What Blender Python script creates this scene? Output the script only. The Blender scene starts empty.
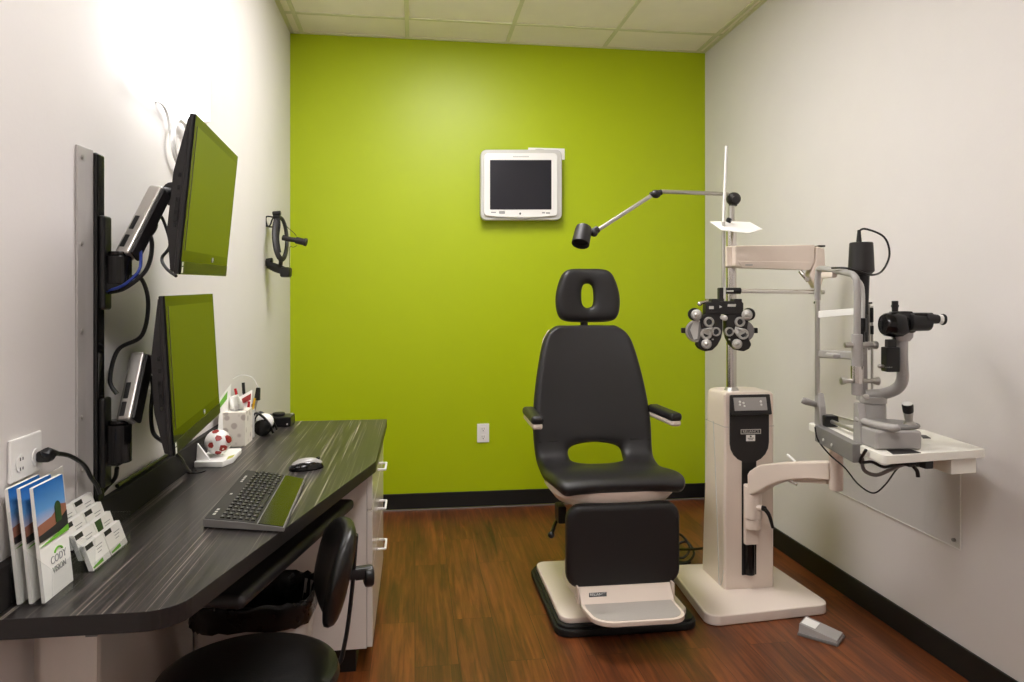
import bpy, bmesh, math, random
from mathutils import Vector, Matrix
random.seed(7)
PI = math.pi
SC = bpy.context.scene
COL = SC.collection

# ------------------------------------------------------------------ camera, exposure
F, CX, CY, H, TH = 718.0, 512.0, 299.0, 1.27, math.radians(7.7)
SN, CS = math.sin(TH), math.cos(TH)
cd = bpy.data.cameras.new('camera'); cam = bpy.data.objects.new('camera', cd); COL.objects.link(cam)
cam.location = (0, 0, H); cam.rotation_euler = (PI/2, 0, -TH)
cd.sensor_width = 36; cd.lens = F/1024*36; cd.shift_y = -(341-CY)/1024; cd.clip_start = .05
SC.camera = cam
SC.view_settings.view_transform = 'Standard'
try: SC.view_settings.look = 'None'
except Exception: pass
SC.view_settings.gamma = 1; SC.view_settings.use_curve_mapping = False
SC.view_settings.exposure = 0.90
w = bpy.data.worlds.new('world'); SC.world = w; w.use_nodes = True
w.node_tree.nodes['Background'].inputs[0].default_value = (.9, .95, 1, 1)
w.node_tree.nodes['Background'].inputs[1].default_value = .15
LAMP = 14.5      # luminance of the ceiling troffers
WALL_LAMP = 3.2

# pixel (u, v) + distance along the view axis / height / wall -> place in the room
def W(u, v, dep):
    r = (u-CX)/F*dep
    return Vector((dep*SN+r*CS, dep*CS-r*SN, H-(v-CY)/F*dep))
def WZ(u, v, z): return W(u, v, (H-z)*F/(v-CY))
def WX(u, v, x): a = (u-CX)/F; return W(u, v, x/(SN+a*CS))
def WY(u, v, y): a = (u-CX)/F; return W(u, v, y/(CS-a*SN))
ER = Vector((CS, -SN, 0)); ED = Vector((SN, CS, 0)); UP = Vector((0, 0, 1))

# ------------------------------------------------------------------ materials
def lin(c):
    return tuple(((x/255)/12.92 if x/255 <= .04045 else ((x/255+.055)/1.055)**2.4) for x in c)+(1,)
def mat(name, col, rough=.5, metal=0, bump=0, bscale=200, var=0, coat=0, trans=0, ior=1.45, spec=.5, emit=None, es=0):
    m = bpy.data.materials.new(name); m.use_nodes = True
    nt = m.node_tree; b = nt.nodes['Principled BSDF']
    b.inputs['Base Color'].default_value = lin(col); b.inputs['Roughness'].default_value = rough
    b.inputs['Metallic'].default_value = metal; b.inputs['IOR'].default_value = ior
    b.inputs['Coat Weight'].default_value = coat; b.inputs['Transmission Weight'].default_value = trans
    b.inputs['Specular IOR Level'].default_value = spec
    tc = nt.nodes.new('ShaderNodeTexCoord')
    n = nt.nodes.new('ShaderNodeTexNoise'); n.inputs['Scale'].default_value = bscale; n.inputs['Detail'].default_value = 3
    nt.links.new(tc.outputs['Object'], n.inputs['Vector'])
    if bump:
        bp = nt.nodes.new('ShaderNodeBump'); bp.inputs['Strength'].default_value = bump; bp.inputs['Distance'].default_value = .002
        nt.links.new(n.outputs['Fac'], bp.inputs['Height']); nt.links.new(bp.outputs['Normal'], b.inputs['Normal'])
    mr = nt.nodes.new('ShaderNodeMapRange'); mr.inputs[3].default_value = max(0, rough-.04); mr.inputs[4].default_value = min(1, rough+.04)
    nt.links.new(n.outputs['Fac'], mr.inputs[0]); nt.links.new(mr.outputs[0], b.inputs['Roughness'])
    if var:
        n2 = nt.nodes.new('ShaderNodeTexNoise'); n2.inputs['Scale'].default_value = 6; n2.inputs['Detail'].default_value = 4
        nt.links.new(tc.outputs['Object'], n2.inputs['Vector'])
        r = nt.nodes.new('ShaderNodeValToRGB'); c = lin(col)
        r.color_ramp.elements[0].position = .3; r.color_ramp.elements[1].position = .7
        r.color_ramp.elements[0].color = tuple(x*(1-var) for x in c[:3])+(1,); r.color_ramp.elements[1].color = tuple(min(1, x*(1+var)) for x in c[:3])+(1,)
        nt.links.new(n2.outputs['Fac'], r.inputs[0]); nt.links.new(r.outputs[0], b.inputs['Base Color'])
    if emit: b.inputs['Emission Color'].default_value = lin(emit); b.inputs['Emission Strength'].default_value = es
    return m

WHITE = mat('wall_paint', (218, 213, 210), .6, bump=.12, bscale=90, var=.01)
GREEN = mat('green_paint', (168, 186, 0), .42, bump=.12, bscale=90, var=.01, spec=.45)
TILE = mat('ceiling_tile', (247, 240, 224), .9, bump=.5, bscale=260, var=.02)
TBAR = mat('ceiling_bar', (216, 214, 180), .5)
BASEB = mat('baseboard_vinyl', (22, 22, 20), .45)
STRIPM = mat('floor_trim_metal', (150, 140, 130), .4, metal=.6)
BEIGE = mat('beige_enamel', (224, 209, 195), .35, bump=.03, bscale=300, coat=.2)
CREAM = mat('cream_plate', (232, 218, 206), .35, coat=.2)
LEATHER = mat('black_vinyl', (30, 28, 28), .42, bump=.25, bscale=420)
LEATHER2 = mat('stool_vinyl', (22, 21, 20), .33, bump=.25, bscale=300)
BLACK = mat('black_plastic', (20, 19, 19), .35)
BLACKG = mat('black_gloss', (14, 13, 13), .15)
BLACKM = mat('black_satin', (34, 31, 31), .5)
RUBBER = mat('rubber', (20, 20, 19), .55)
SATIN = mat('satin_silver', (196, 193, 188), .3, metal=.55)
SPLASH = mat('matt_dark_splash', (36, 33, 32), .7, spec=.25)
EDGE = mat('dark_desk_edge', (34, 30, 29), .4)
TREAD = mat('foot_tread', (186, 180, 172), .45, metal=.3, bump=.6, bscale=120)
CHROME = mat('chrome', (215, 210, 205), .15, metal=1)
BRUSH = mat('brushed_steel', (188, 184, 178), .35, metal=.9)
ALU = mat('anodised_aluminium', (178, 173, 169), .45, metal=.15)
GREYP = mat('grey_enamel', (160, 156, 152), .4, coat=.15)
GREYD = mat('dark_grey_enamel', (120, 117, 114), .45)
LTGREY = mat('light_grey', (200, 198, 192), .4)
WPLAST = mat('white_plastic', (236, 234, 230), .35)
WTRAY = mat('white_table_laminate', (232, 229, 218), .35)
CAB = mat('cabinet_laminate', (226, 217, 208), .25, coat=.3)
PAPER = mat('paper', (240, 238, 232), .7)
SCREEN = mat('screen_glass', (14, 15, 13), .035, ior=2.7, spec=.8)
BEZEL = mat('bezel_glass', (7, 7, 7), .06, ior=1.33)
SCR2 = mat('dark_display', (38, 38, 44), .2)
BLUE = mat('blue_cable', (40, 60, 140), .4)
REDP = mat('red_print', (150, 40, 35), .4)
GRN = mat('green_print', (110, 180, 50), .5)
DKGRN = mat('dark_green_print', (40, 70, 30), .5)
GREYT = mat('grey_print', (150, 150, 148), .6)
DKT = mat('dark_print', (40, 38, 38), .6)
YEL = mat('yellow_plastic', (225, 180, 40), .4)
YELL = mat('lime_label', (170, 170, 30), .5)
REDPEN = mat('red_plastic', (190, 30, 40), .35)
WOODP = mat('pale_wood', (200, 160, 120), .6)
def clear_mat():
    m = bpy.data.materials.new('clear_acrylic'); m.use_nodes = True; nt = m.node_tree; N = nt.nodes; L = nt.links
    N.remove(N['Principled BSDF']); out = N['Material Output']
    t = N.new('ShaderNodeBsdfTransparent'); t.inputs[0].default_value = (.955, .96, .96, 1); g = N.new('ShaderNodeBsdfGlossy'); g.inputs['Roughness'].default_value = .04
    f = N.new('ShaderNodeFresnel'); f.inputs[0].default_value = 1.35; x = N.new('ShaderNodeMixShader')
    gm = N.new('ShaderNodeNewGeometry'); iv = N.new('ShaderNodeMath'); iv.operation = 'SUBTRACT'; iv.inputs[0].default_value = 1; L.new(gm.outputs['Backfacing'], iv.inputs[1])
    mu = N.new('ShaderNodeMath'); mu.operation = 'MULTIPLY'; L.new(f.outputs[0], mu.inputs[0]); L.new(iv.outputs[0], mu.inputs[1])
    L.new(mu.outputs[0], x.inputs[0]); L.new(t.outputs[0], x.inputs[1]); L.new(g.outputs[0], x.inputs[2]); L.new(x.outputs[0], out.inputs[0]); return m
CLEAR = clear_mat()
LENSG = mat('lens_glass', (60, 60, 62), .05, metal=.3)
BAG = mat('bin_bag', (16, 15, 15), .28, bump=1.0, bscale=28)
BINM = mat('bin_plastic', (196, 192, 188), .4)
GLOW = mat('lamp_diffuser', (250, 245, 235), .5, emit=(250, 247, 247), es=LAMP)
GLOWB = mat('lamp_diffuser_rear', (250, 245, 235), .5, emit=(250, 247, 247), es=LAMP*.72)
GLOW2 = mat('wall_lamp_diffuser', (250, 248, 240), .4, emit=(250, 251, 255), es=WALL_LAMP)

def floor_mat():
    m = bpy.data.materials.new('plank_floor'); m.use_nodes = True; nt = m.node_tree; L = nt.links; N = nt.nodes
    b = N['Principled BSDF']; tc = N.new('ShaderNodeTexCoord')
    sp = N.new('ShaderNodeSeparateXYZ'); L.new(tc.outputs['Object'], sp.inputs[0])
    cb = N.new('ShaderNodeCombineXYZ'); L.new(sp.outputs[1], cb.inputs[0]); L.new(sp.outputs[0], cb.inputs[1])
    br = N.new('ShaderNodeTexBrick'); L.new(cb.outputs[0], br.inputs['Vector'])
    br.inputs['Scale'].default_value = 1; br.inputs['Brick Width'].default_value = .95; br.inputs['Row Height'].default_value = .152
    br.inputs['Mortar Size'].default_value = .0012; br.inputs['Mortar Smooth'].default_value = .3; br.offset = .37; br.inputs['Bias'].default_value = 0
    br.inputs['Color1'].default_value = (0, 0, 0, 1); br.inputs['Color2'].default_value = (1, 1, 1, 1); br.inputs['Mortar'].default_value = (.3, .3, .3, 1)
    # grain
    mp = N.new('ShaderNodeMapping'); mp.inputs['Scale'].default_value = (48, 2.2, 1); L.new(tc.outputs['Object'], mp.inputs[0])
    ad = N.new('ShaderNodeVectorMath'); ad.operation = 'ADD'; L.new(mp.outputs[0], ad.inputs[0])
    ml = N.new('ShaderNodeVectorMath'); ml.operation = 'SCALE'; ml.inputs['Scale'].default_value = 13; L.new(br.outputs['Color'], ml.inputs[0]); L.new(ml.outputs[0], ad.inputs[1])
    g = N.new('ShaderNodeTexNoise'); g.inputs['Scale'].default_value = 1; g.inputs['Detail'].default_value = 7; g.inputs['Roughness'].default_value = .65; g.inputs['Distortion'].default_value = .9; L.new(ad.outputs[0], g.inputs['Vector'])
    mp2 = N.new('ShaderNodeMapping'); mp2.inputs['Scale'].default_value = (5, .9, 1); L.new(tc.outputs['Object'], mp2.inputs[0])
    g2 = N.new('ShaderNodeTexNoise'); g2.inputs['Scale'].default_value = 1.6; g2.inputs['Detail'].default_value = 3; L.new(mp2.outputs[0], g2.inputs['Vector'])
    a = N.new('ShaderNodeMath'); a.operation = 'MULTIPLY_ADD'; a.inputs[1].default_value = .68; L.new(g.outputs['Fac'], a.inputs[0])
    c = N.new('ShaderNodeMath'); c.operation = 'MULTIPLY'; c.inputs[1].default_value = .32; L.new(g2.outputs['Fac'], c.inputs[0]); L.new(c.outputs[0], a.inputs[2])
    d = N.new('ShaderNodeMath'); d.operation = 'MULTIPLY_ADD'; d.inputs[1].default_value = .10; L.new(br.outputs['Color'], d.inputs[0]); L.new(a.outputs[0], d.inputs[2])
    r = N.new('ShaderNodeValToRGB'); e = r.color_ramp.elements; e[0].position = .36; e[1].position = .74
    e[0].color = lin((46, 22, 12)); e[1].color = lin((138, 76, 37)); x = r.color_ramp.elements.new(.53); x.color = lin((92, 47, 22))
    L.new(d.outputs[0], r.inputs[0])
    mx = N.new('ShaderNodeMix'); mx.data_type = 'RGBA'; L.new(br.outputs['Fac'], mx.inputs[0]); L.new(r.outputs[0], mx.inputs[6]); mx.inputs[7].default_value = lin((40, 24, 12))
    L.new(mx.outputs[2], b.inputs['Base Color']); b.inputs['Roughness'].default_value = .36
    bp = N.new('ShaderNodeBump'); bp.inputs['Strength'].default_value = .15; bp.inputs['Distance'].default_value = .001; L.new(g.outputs['Fac'], bp.inputs['Height']); L.new(bp.outputs[0], b.inputs['Normal'])
    return m
def desk_mat():
    m = bpy.data.materials.new('dark_linear_laminate'); m.use_nodes = True; nt = m.node_tree; L = nt.links; N = nt.nodes
    b = N['Principled BSDF']; tc = N.new('ShaderNodeTexCoord')
    mp = N.new('ShaderNodeMapping'); mp.inputs['Scale'].default_value = (230, 1.5, 60); L.new(tc.outputs['Object'], mp.inputs[0])
    g = N.new('ShaderNodeTexNoise'); g.inputs['Scale'].default_value = 1; g.inputs['Detail'].default_value = 3; g.inputs['Distortion'].default_value = .35; L.new(mp.outputs[0], g.inputs['Vector'])
    r = N.new('ShaderNodeValToRGB'); e = r.color_ramp.elements; e[0].position = .3; e[0].color = lin((33, 30, 29)); e[1].position = .71; e[1].color = lin((150, 142, 132))
    x = r.color_ramp.elements.new(.56); x.color = lin((50, 46, 44)); x = r.color_ramp.elements.new(.62); x.color = lin((80, 71, 67))
    L.new(g.outputs['Fac'], r.inputs[0]); L.new(r.outputs[0], b.inputs['Base Color']); b.inputs['Roughness'].default_value = .34
    b.inputs['Specular IOR Level'].default_value = .5
    return m
def box_print():
    m = mat('floral_card', (225, 218, 208), .6); nt = m.node_tree; L = nt.links; N = nt.nodes
    v = N.new('ShaderNodeTexVoronoi'); v.inputs['Scale'].default_value = 32; tc = N.new('ShaderNodeTexCoord'); L.new(tc.outputs['Object'], v.inputs['Vector'])
    r = N.new('ShaderNodeValToRGB'); e = r.color_ramp.elements; e[0].position = .3; e[0].color = lin((190, 178, 168)); e[1].position = .42; e[1].color = lin((228, 221, 210))
    L.new(v.outputs['Distance'], r.inputs[0]); L.new(r.outputs[0], N['Principled BSDF'].inputs['Base Color']); return m
def sky_print():     # printed blue sky of the brochure: ink, graded over the sheet height
    m = mat('brochure_sky_print', (60, 130, 200), .35); nt = m.node_tree; L = nt.links; N = nt.nodes
    tc = N.new('ShaderNodeTexCoord'); s = N.new('ShaderNodeSeparateXYZ'); L.new(tc.outputs['Generated'], s.inputs[0])
    r = N.new('ShaderNodeValToRGB'); e = r.color_ramp.elements; e[0].position = 0; e[0].color = lin((196, 186, 200)); e[1].position = 1; e[1].color = lin((8, 96, 176))
    x = r.color_ramp.elements.new(.4); x.color = lin((90, 150, 210))
    L.new(s.outputs[2], r.inputs[0]); L.new(r.outputs[0], N['Principled BSDF'].inputs['Base Color']); return m
FLOOR = floor_mat(); DESK = desk_mat(); FLORAL = box_print(); SKY = sky_print()
BRICKP = mat('brochure_building_print', (150, 98, 78), .4)

# ------------------------------------------------------------------ mesh helpers
def frame(z, x=None):
    z = Vector(z).normalized(); x = Vector(x) if x is not None else (Vector((1, 0, 0)) if abs(z.x) < .9 else Vector((0, 1, 0)))
    y = z.cross(x).normalized(); x = y.cross(z).normalized()
    return Matrix((x, y, z)).transposed()
class M:
    def __init__(s): s.bm = bmesh.new(); s.mi = 0
    def _add(s, t, mx=None):
        if mx is not None: t.transform(mx)
        vm = [s.bm.verts.new(v.co) for v in t.verts]; t.verts.index_update()
        for f in t.faces:
            try: nf = s.bm.faces.new([vm[v.index] for v in f.verts]); nf.material_index = s.mi
            except ValueError: pass
        t.free(); return s
    def box(s, c, size, bev=0, rot=None, seg=2):
        t = bmesh.new(); bmesh.ops.create_cube(t, size=1); bmesh.ops.scale(t, vec=size, verts=t.verts)
        if bev: bmesh.ops.bevel(t, geom=t.edges[:], offset=min(bev, min(size)*.49), segments=seg, profile=.5, affect='EDGES')
        R = Matrix.Identity(3) if rot is None else (rot if isinstance(rot, Matrix) else Matrix.Rotation(rot, 3, 'Z'))
        return s._add(t, Matrix.Translation(Vector(c)) @ R.to_4x4())
    def bx(s, x0, x1, y0, y1, z0, z1, bev=0, seg=2): return s.box(((x0+x1)/2, (y0+y1)/2, (z0+z1)/2), (abs(x1-x0), abs(y1-y0), abs(z1-z0)), bev, None, seg)
    def cyl(s, p0, p1, r0, r1=None, n=24, bev=0):
        p0, p1 = Vector(p0), Vector(p1); r1 = r0 if r1 is None else r1; L = (p1-p0).length
        if bev: pr = [(0, 0), (r0-bev, 0), (r0-.3*bev, .3*bev), (r0, bev), (r1, L-bev), (r1-.3*bev, L-.3*bev), (r1-bev, L), (0, L)]
        else: pr = [(0, 0), (r0, 0), (r1, L), (0, L)]
        return s.lathe(pr, p0, p1-p0, n)
    def lathe(s, pr, o, axis=(0, 0, 1), n=24, sx=1, sy=1):
        t = bmesh.new(); R = frame(axis); o = Vector(o); rings = []
        for r, h in pr:
            if r <= 1e-6: rings.append([t.verts.new(o+R@Vector((0, 0, h)))])
            else: rings.append([t.verts.new(o+R@Vector((r*sx*math.cos(2*PI*k/n), r*sy*math.sin(2*PI*k/n), h))) for k in range(n)])
        for a, b in zip(rings, rings[1:]):
            for k in range(n):
                q = [a[k % len(a)], a[(k+1) % len(a)], b[(k+1) % len(b)], b[k % len(b)]]
                u = []
                for v in q:
                    if v not in u: u.append(v)
                if len(u) > 2: t.faces.new(u)
        return s._add(t)
    def ring(s, o, axis, ro, ri, h, n=28):
        return s.lathe([(ri, 0), (ro, 0), (ro, h*.75), (ro-(ro-ri)*.25, h), (ri, h), (ri, 0)], Vector(o), axis, n)
    def tube(s, pts, r, n=10, smooth=6, closed=False, flat=None):
        P = [Vector(p) for p in pts]
        if smooth and len(P) > 2:
            Q = []; m = len(P); rr = []
            rad = r if isinstance(r, (list, tuple)) else [r]*m
            for i in range(m if closed else m-1):
                g = lambda k: P[k % m] if closed else P[max(0, min(m-1, k))]
                a, b, c, d = g(i-1), g(i), g(i+1), g(i+2)
                for j in range(smooth):
                    t = j/smooth
                    Q.append(.5*((2*b)+(c-a)*t+(2*a-5*b+4*c-d)*t*t+(3*b-a-3*c+d)*t**3)); rr.append(rad[i]*(1-t)+rad[(i+1) % m]*t)
            if not closed: Q.append(P[-1]); rr.append(rad[-1])
            P = Q
        else: rr = r if isinstance(r, (list, tuple)) else [r]*len(P)
        t = bmesh.new(); m = len(P); T = []
        for i in range(m):
            a = P[(i-1) % m] if closed else P[max(0, i-1)]; b = P[(i+1) % m] if closed else P[min(m-1, i+1)]
            T.append((b-a).normalized())
        x = frame(T[0]).col[0] if flat is None else Vector(flat[2]); rings = []
        for i in range(m):
            x = (x - T[i]*x.dot(T[i])).normalized(); y = T[i].cross(x)
            fx, fy = (1, 1) if flat is None else flat[:2]
            rings.append([t.verts.new(P[i]+(x*math.cos(2*PI*k/n)*fx+y*math.sin(2*PI*k/n)*fy)*rr[i]) for k in range(n)])
        for i in range(m if closed else m-1):
            a, b = rings[i], rings[(i+1) % m]
            for k in range(n): t.faces.new((a[k], a[(k+1) % n], b[(k+1) % n], b[k]))
        if not closed: t.faces.new(rings[0][::-1]); t.faces.new(rings[-1])
        return s._add(t)
    def prism(s, pts, ext, bev=0, seg=2):
        """pts: 3-D planar loop, ext: extrusion vector"""
        t = bmesh.new(); a = [t.verts.new(Vector(p)) for p in pts]; b = [t.verts.new(Vector(p)+Vector(ext)) for p in pts]; n = len(a)
        t.faces.new(a[::-1]); t.faces.new(b)
        for i in range(n): t.faces.new((a[i], a[(i+1) % n], b[(i+1) % n], b[i]))
        bmesh.ops.recalc_face_normals(t, faces=t.faces)
        if bev:
            bmesh.ops.bevel(t, geom=[e for e in t.edges], offset=bev, segments=seg, profile=.5, affect='EDGES', clamp_overlap=True)
        return s._add(t)
    def loft(s, loops, caps=True):
        t = bmesh.new(); R = [[t.verts.new(Vector(p)) for p in l] for l in loops]; n = len(R[0])
        for a, b in zip(R, R[1:]):
            for k in range(n): t.faces.new((a[k], a[(k+1) % n], b[(k+1) % n], b[k]))
        if caps: t.faces.new(R[0][::-1]); t.faces.new(R[-1])
        return s._add(t)
    def sphere(s, c, r, sc=(1, 1, 1), n=20, rot=None):
        t = bmesh.new(); bmesh.ops.create_uvsphere(t, u_segments=n, v_segments=max(8, n//2), radius=r); bmesh.ops.scale(t, vec=sc, verts=t.verts)
        R = Matrix.Identity(4) if rot is None else rot.to_4x4()
        return s._add(t, Matrix.Translation(Vector(c)) @ R)
    def quad(s, *pts):
        t = bmesh.new(); t.faces.new([t.verts.new(Vector(p)) for p in pts]); return s._add(t)
    def build(s, name, mats, parent=None, label=None, ang=38, mods=True):
        bm = s.bm; off = Vector((0, 0, 0))
        p = parent
        while p is not None: off += p.location; p = p.parent
        if off.length: bmesh.ops.translate(bm, vec=-off, verts=bm.verts)
        bmesh.ops.recalc_face_normals(bm, faces=bm.faces)
        for f in bm.faces: f.smooth = True
        for e in bm.edges:
            e.smooth = not (len(e.link_faces) == 2 and e.calc_face_angle(0) > math.radians(ang))
        me = bpy.data.meshes.new(name); bm.to_mesh(me); bm.free()
        for m in (mats if isinstance(mats, list) else [mats]): me.materials.append(m)
        o = bpy.data.objects.new(name, me); COL.objects.link(o)
        if parent: o.parent = parent
        if label: o['label'] = label
        if mods:
            wn = o.modifiers.new('normals', 'WEIGHTED_NORMAL'); wn.keep_sharp = True
        return o
def tag(o, label, cat, group=None, kind=None):
    if label: o['label'] = label
    if cat: o['category'] = cat
    if group: o['group'] = group
    if kind: o['kind'] = kind
    return o
def thing(name, label, cat, loc, group=None):
    o = bpy.data.objects.new(name, None); o.empty_display_size = .05; COL.objects.link(o); o.location = loc
    return tag(o, label, cat, group)
def copy_tree(o, parent=None):
    c = o.copy(); COL.objects.link(c)
    if parent: c.parent = parent
    for ch in list(o.children): copy_tree(ch, c)
    return c
def struct(o): o['kind'] = 'structure'; return o
def words(text, pos, size, xdir, ydir, m, parent, name='lettering', depth=.0006, center=True):
    cu = bpy.data.curves.new(name, 'FONT'); cu.body = text; cu.size = size; cu.extrude = depth; cu.align_x = 'CENTER' if center else 'LEFT'; cu.align_y = 'CENTER'; cu.resolution_u = 3
    tmp = bpy.data.objects.new('tmp', cu); COL.objects.link(tmp)
    bpy.context.view_layer.update()
    me = bpy.data.meshes.new_from_object(tmp.evaluated_get(bpy.context.evaluated_depsgraph_get())); bpy.data.objects.remove(tmp); bpy.data.curves.remove(cu)
    x = Vector(xdir).normalized(); y = Vector(ydir).normalized(); z = x.cross(y)
    off = Vector((0, 0, 0)); p = parent
    while p is not None: off += p.location; p = p.parent
    R = Matrix((x, y, z)).transposed().to_4x4()
    me.transform(Matrix.Translation(Vector(pos)-off) @ R)
    me.materials.clear(); me.materials.append(m)
    o = bpy.data.objects.new(name, me); COL.objects.link(o); o.parent = parent; return o

# ------------------------------------------------------------------ the room
XL, XR, YB, YF, ZC = -.73, 1.835, 4.376, -1.3, 2.845
struct(M().bx(XL-.1, XR+.1, YF-.1, YB+.1, -.06, 0).build('floor', FLOOR))
struct(M().bx(XL-.1, XL, YF, YB, 0, ZC).build('wall_left', WHITE))
struct(M().bx(XR, XR+.1, YF, YB, 0, ZC).build('wall_right', WHITE))
struct(M().bx(XL-.1, XR+.1, YB, YB+.1, 0, ZC).build('wall_back', GREEN))
struct(M().bx(XL-.1, XR+.1, YF-.1, YF, 0, ZC).build('wall_front', WHITE))
ce = struct(M().bx(XL-.1, XR+.1, YF-.1, YB+.1, ZC, ZC+.05).build('ceiling', TILE))
g = M()
gx = [-.66, -.045, .56, 1.17, 1.78]; gy = [4.07-.61*k for k in range(9)]
for x in gx: g.bx(x-.012, x+.012, YF, YB, ZC-.006, ZC+.001, .001, 1)
for y in gy: g.bx(XL, XR, y-.012, y+.012, ZC-.0055, ZC+.001, .001, 1)
g.bx(XL, XL+.022, YF, YB, ZC-.007, ZC+.001); g.bx(XR-.022, XR, YF, YB, ZC-.007, ZC+.001); g.bx(XL, XR, YB-.02, YB, ZC-.007, ZC+.001)
g.build('grid_bars', TBAR, ce)
struct(M().bx(XL, XR, YB-.012, YB, 0.006, .098, .004).build('baseboard_back', BASEB))
struct(M().bx(XR-.012, XR, YF, YB-.012, .0, .098, .004).build('baseboard_right', BASEB))
struct(M().bx(XL, XL+.012, YF, YB-.012, 0, .098, .004).build('baseboard_left', BASEB))
struct(M().bx(XL+.012, XR-.012, YB-.03, YB-.012, 0, .006, .002).build('trim_1', STRIPM))
# ceiling troffers (behind the upper edge of the picture)
def troffer(x0, x1, y0, y1, lab, gm=None):
    t = thing('ceiling_light', lab, 'ceiling light', ((x0+x1)/2, (y0+y1)/2, ZC), 'recessed ceiling lights'); t['kind'] = 'structure'
    f = M()
    for a in ((x0, x1, y0, y0+.03), (x0, x1, y1-.03, y1), (x0, x0+.03, y0, y1), (x1-.03, x1, y0, y1)): f.bx(*a, ZC-.012, ZC-.001, .002)
    f.build('frame', WPLAST, t)
    M().bx(x0+.03, x1-.03, y0+.03, y1-.03, ZC-.026, ZC-.002, .008).build('diffuser', gm or GLOW, t)
troffer(-.03, .545, 2.25, 3.445, 'recessed white ceiling light nearer the green wall')
troffer(-.035, .545, -.19, 1.005, 'recessed white ceiling light above the doorway end', GLOWB)

# ------------------------------------------------------------------ desk
ZD = .724
def arc(cx, cy, r, a0, a1, n=6): return [(cx+r*math.cos(math.radians(a0+(a1-a0)*k/n)), cy+r*math.sin(math.radians(a0+(a1-a0)*k/n))) for k in range(n+1)]
dsk = thing('desk', 'long dark grain laminate desk built along the left wall', 'desk', (-.45, 2.3, 0))
def desk_poly(z):
    p = [(XL+.0005, 1.328)]+arc(-.475, 1.40, .072, -90, -14, 6)+arc(-.165, 2.46, .035, -14, 2, 3)+[(-.126, 3.31), (XL+.0005, 3.31)]
    return [(x, y, z) for x, y in p]
wt = M().prism(desk_poly(ZD-.036), (0, 0, .036), .004).build('worktop', [DESK, EDGE], dsk)
for f_ in wt.data.polygons:
    if abs(f_.normal.z) < .5: f_.material_index = 1
M().bx(XL+.0005, XL+.02, 1.33, 3.31, ZD, ZD+.08, .003).build('backsplash', SPLASH, dsk)
M().bx(-.70, -.60, 1.46, 1.478, 0, ZD-.038).build('support_panel', CAB, dsk)
M().bx(XL, XL+.018, 1.5, 2.44, .1, ZD-.038).build('modesty_panel', CAB, dsk)
b = M(); b.bx(-.595, -.575, 1.40, 1.48, ZD-.07, ZD-.038); b.build('bracket', GREYD, dsk)

cab = thing('drawer_cabinet', 'pale laminate drawer cabinet under the far end of the desk', 'cabinet', (-.43, 2.86, 0))
M().bx(XL+.02, -.160, 2.445, 3.28, .10, ZD-.039, .002).build('body', CAB, cab)
M().bx(XL+.02, -.20, 2.50, 3.26, 0, .10).build('toe_kick', BASEB, cab)
zs = [(.565, .683), (.365, .561), (.104, .361)]
for (z0, z1), zh in zip(zs, (.615, .465, .31)):
    d = M().bx(-.159, -.141, 2.447, 3.278, z0, z1, .002).build('drawer', CAB, cab)
    M().tube([(-.141, 2.80, zh), (-.113, 2.80, zh), (-.113, 2.91, zh), (-.141, 2.91, zh)], .0045, smooth=0, n=8).build('handle', WPLAST, d)

# pull-out tray under the desk edge
tr = thing('keyboard_tray', 'dark sliding tray hanging under the diagonal desk edge', 'tray', (-.4, 1.9, .64))
e0, e1 = Vector((-.365, 1.60)), Vector((-.190, 2.34)); nn = Vector((-(e1-e0).y, (e1-e0).x)).normalized()
def tp(e, o): v = e+nn*o; return (v.x, v.y, .600)
M().prism([tp(e0, 0), tp(e1, 0), tp(e1, .25), tp(e0, .25)], (0, 0, .034), .014, 3).build('shelf', BLACKM, tr)
for e in (e0.lerp(e1, .15), e0.lerp(e1, .85)):
    v = e+nn*.12; M().bx(v.x-.012, v.x+.012, v.y-.10, v.y+.10, .634, ZD-.038).build('runner', BRUSH, tr)

# ------------------------------------------------------------------ wall rail + computers
rail = thing('monitor_rail', 'tall silver and black mounting rail on the left wall', 'rail', (XL, 1.74, .81))
z0, z1 = ZD+.085, 1.605
M().prism([(XL+.0005, 1.668, z0), (XL+.006, 1.668, z0), (XL+.008, 1.700, z0), (XL+.013, 1.728, z0), (XL+.0005, 1.728, z0)], (0, 0, z1-z0), .001, 1).build('silver_plate', ALU, rail)
M().bx(XL+.0005, XL+.021, 1.7285, 1.770, z0, z1-.004, .006, 3).build('black_channel', BLACKG, rail)
for v in (157, 244, 331, 417, 470):
    p = WX(81.5, v, XL+.0065); M().cyl(p, p+Vector((.003, 0, 0)), .005, n=12).cyl(p+Vector((.003, 0, 0)), p+Vector((.0035, 0, 0)), .0025, n=6).build('screw', BRUSH, rail)

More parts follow.
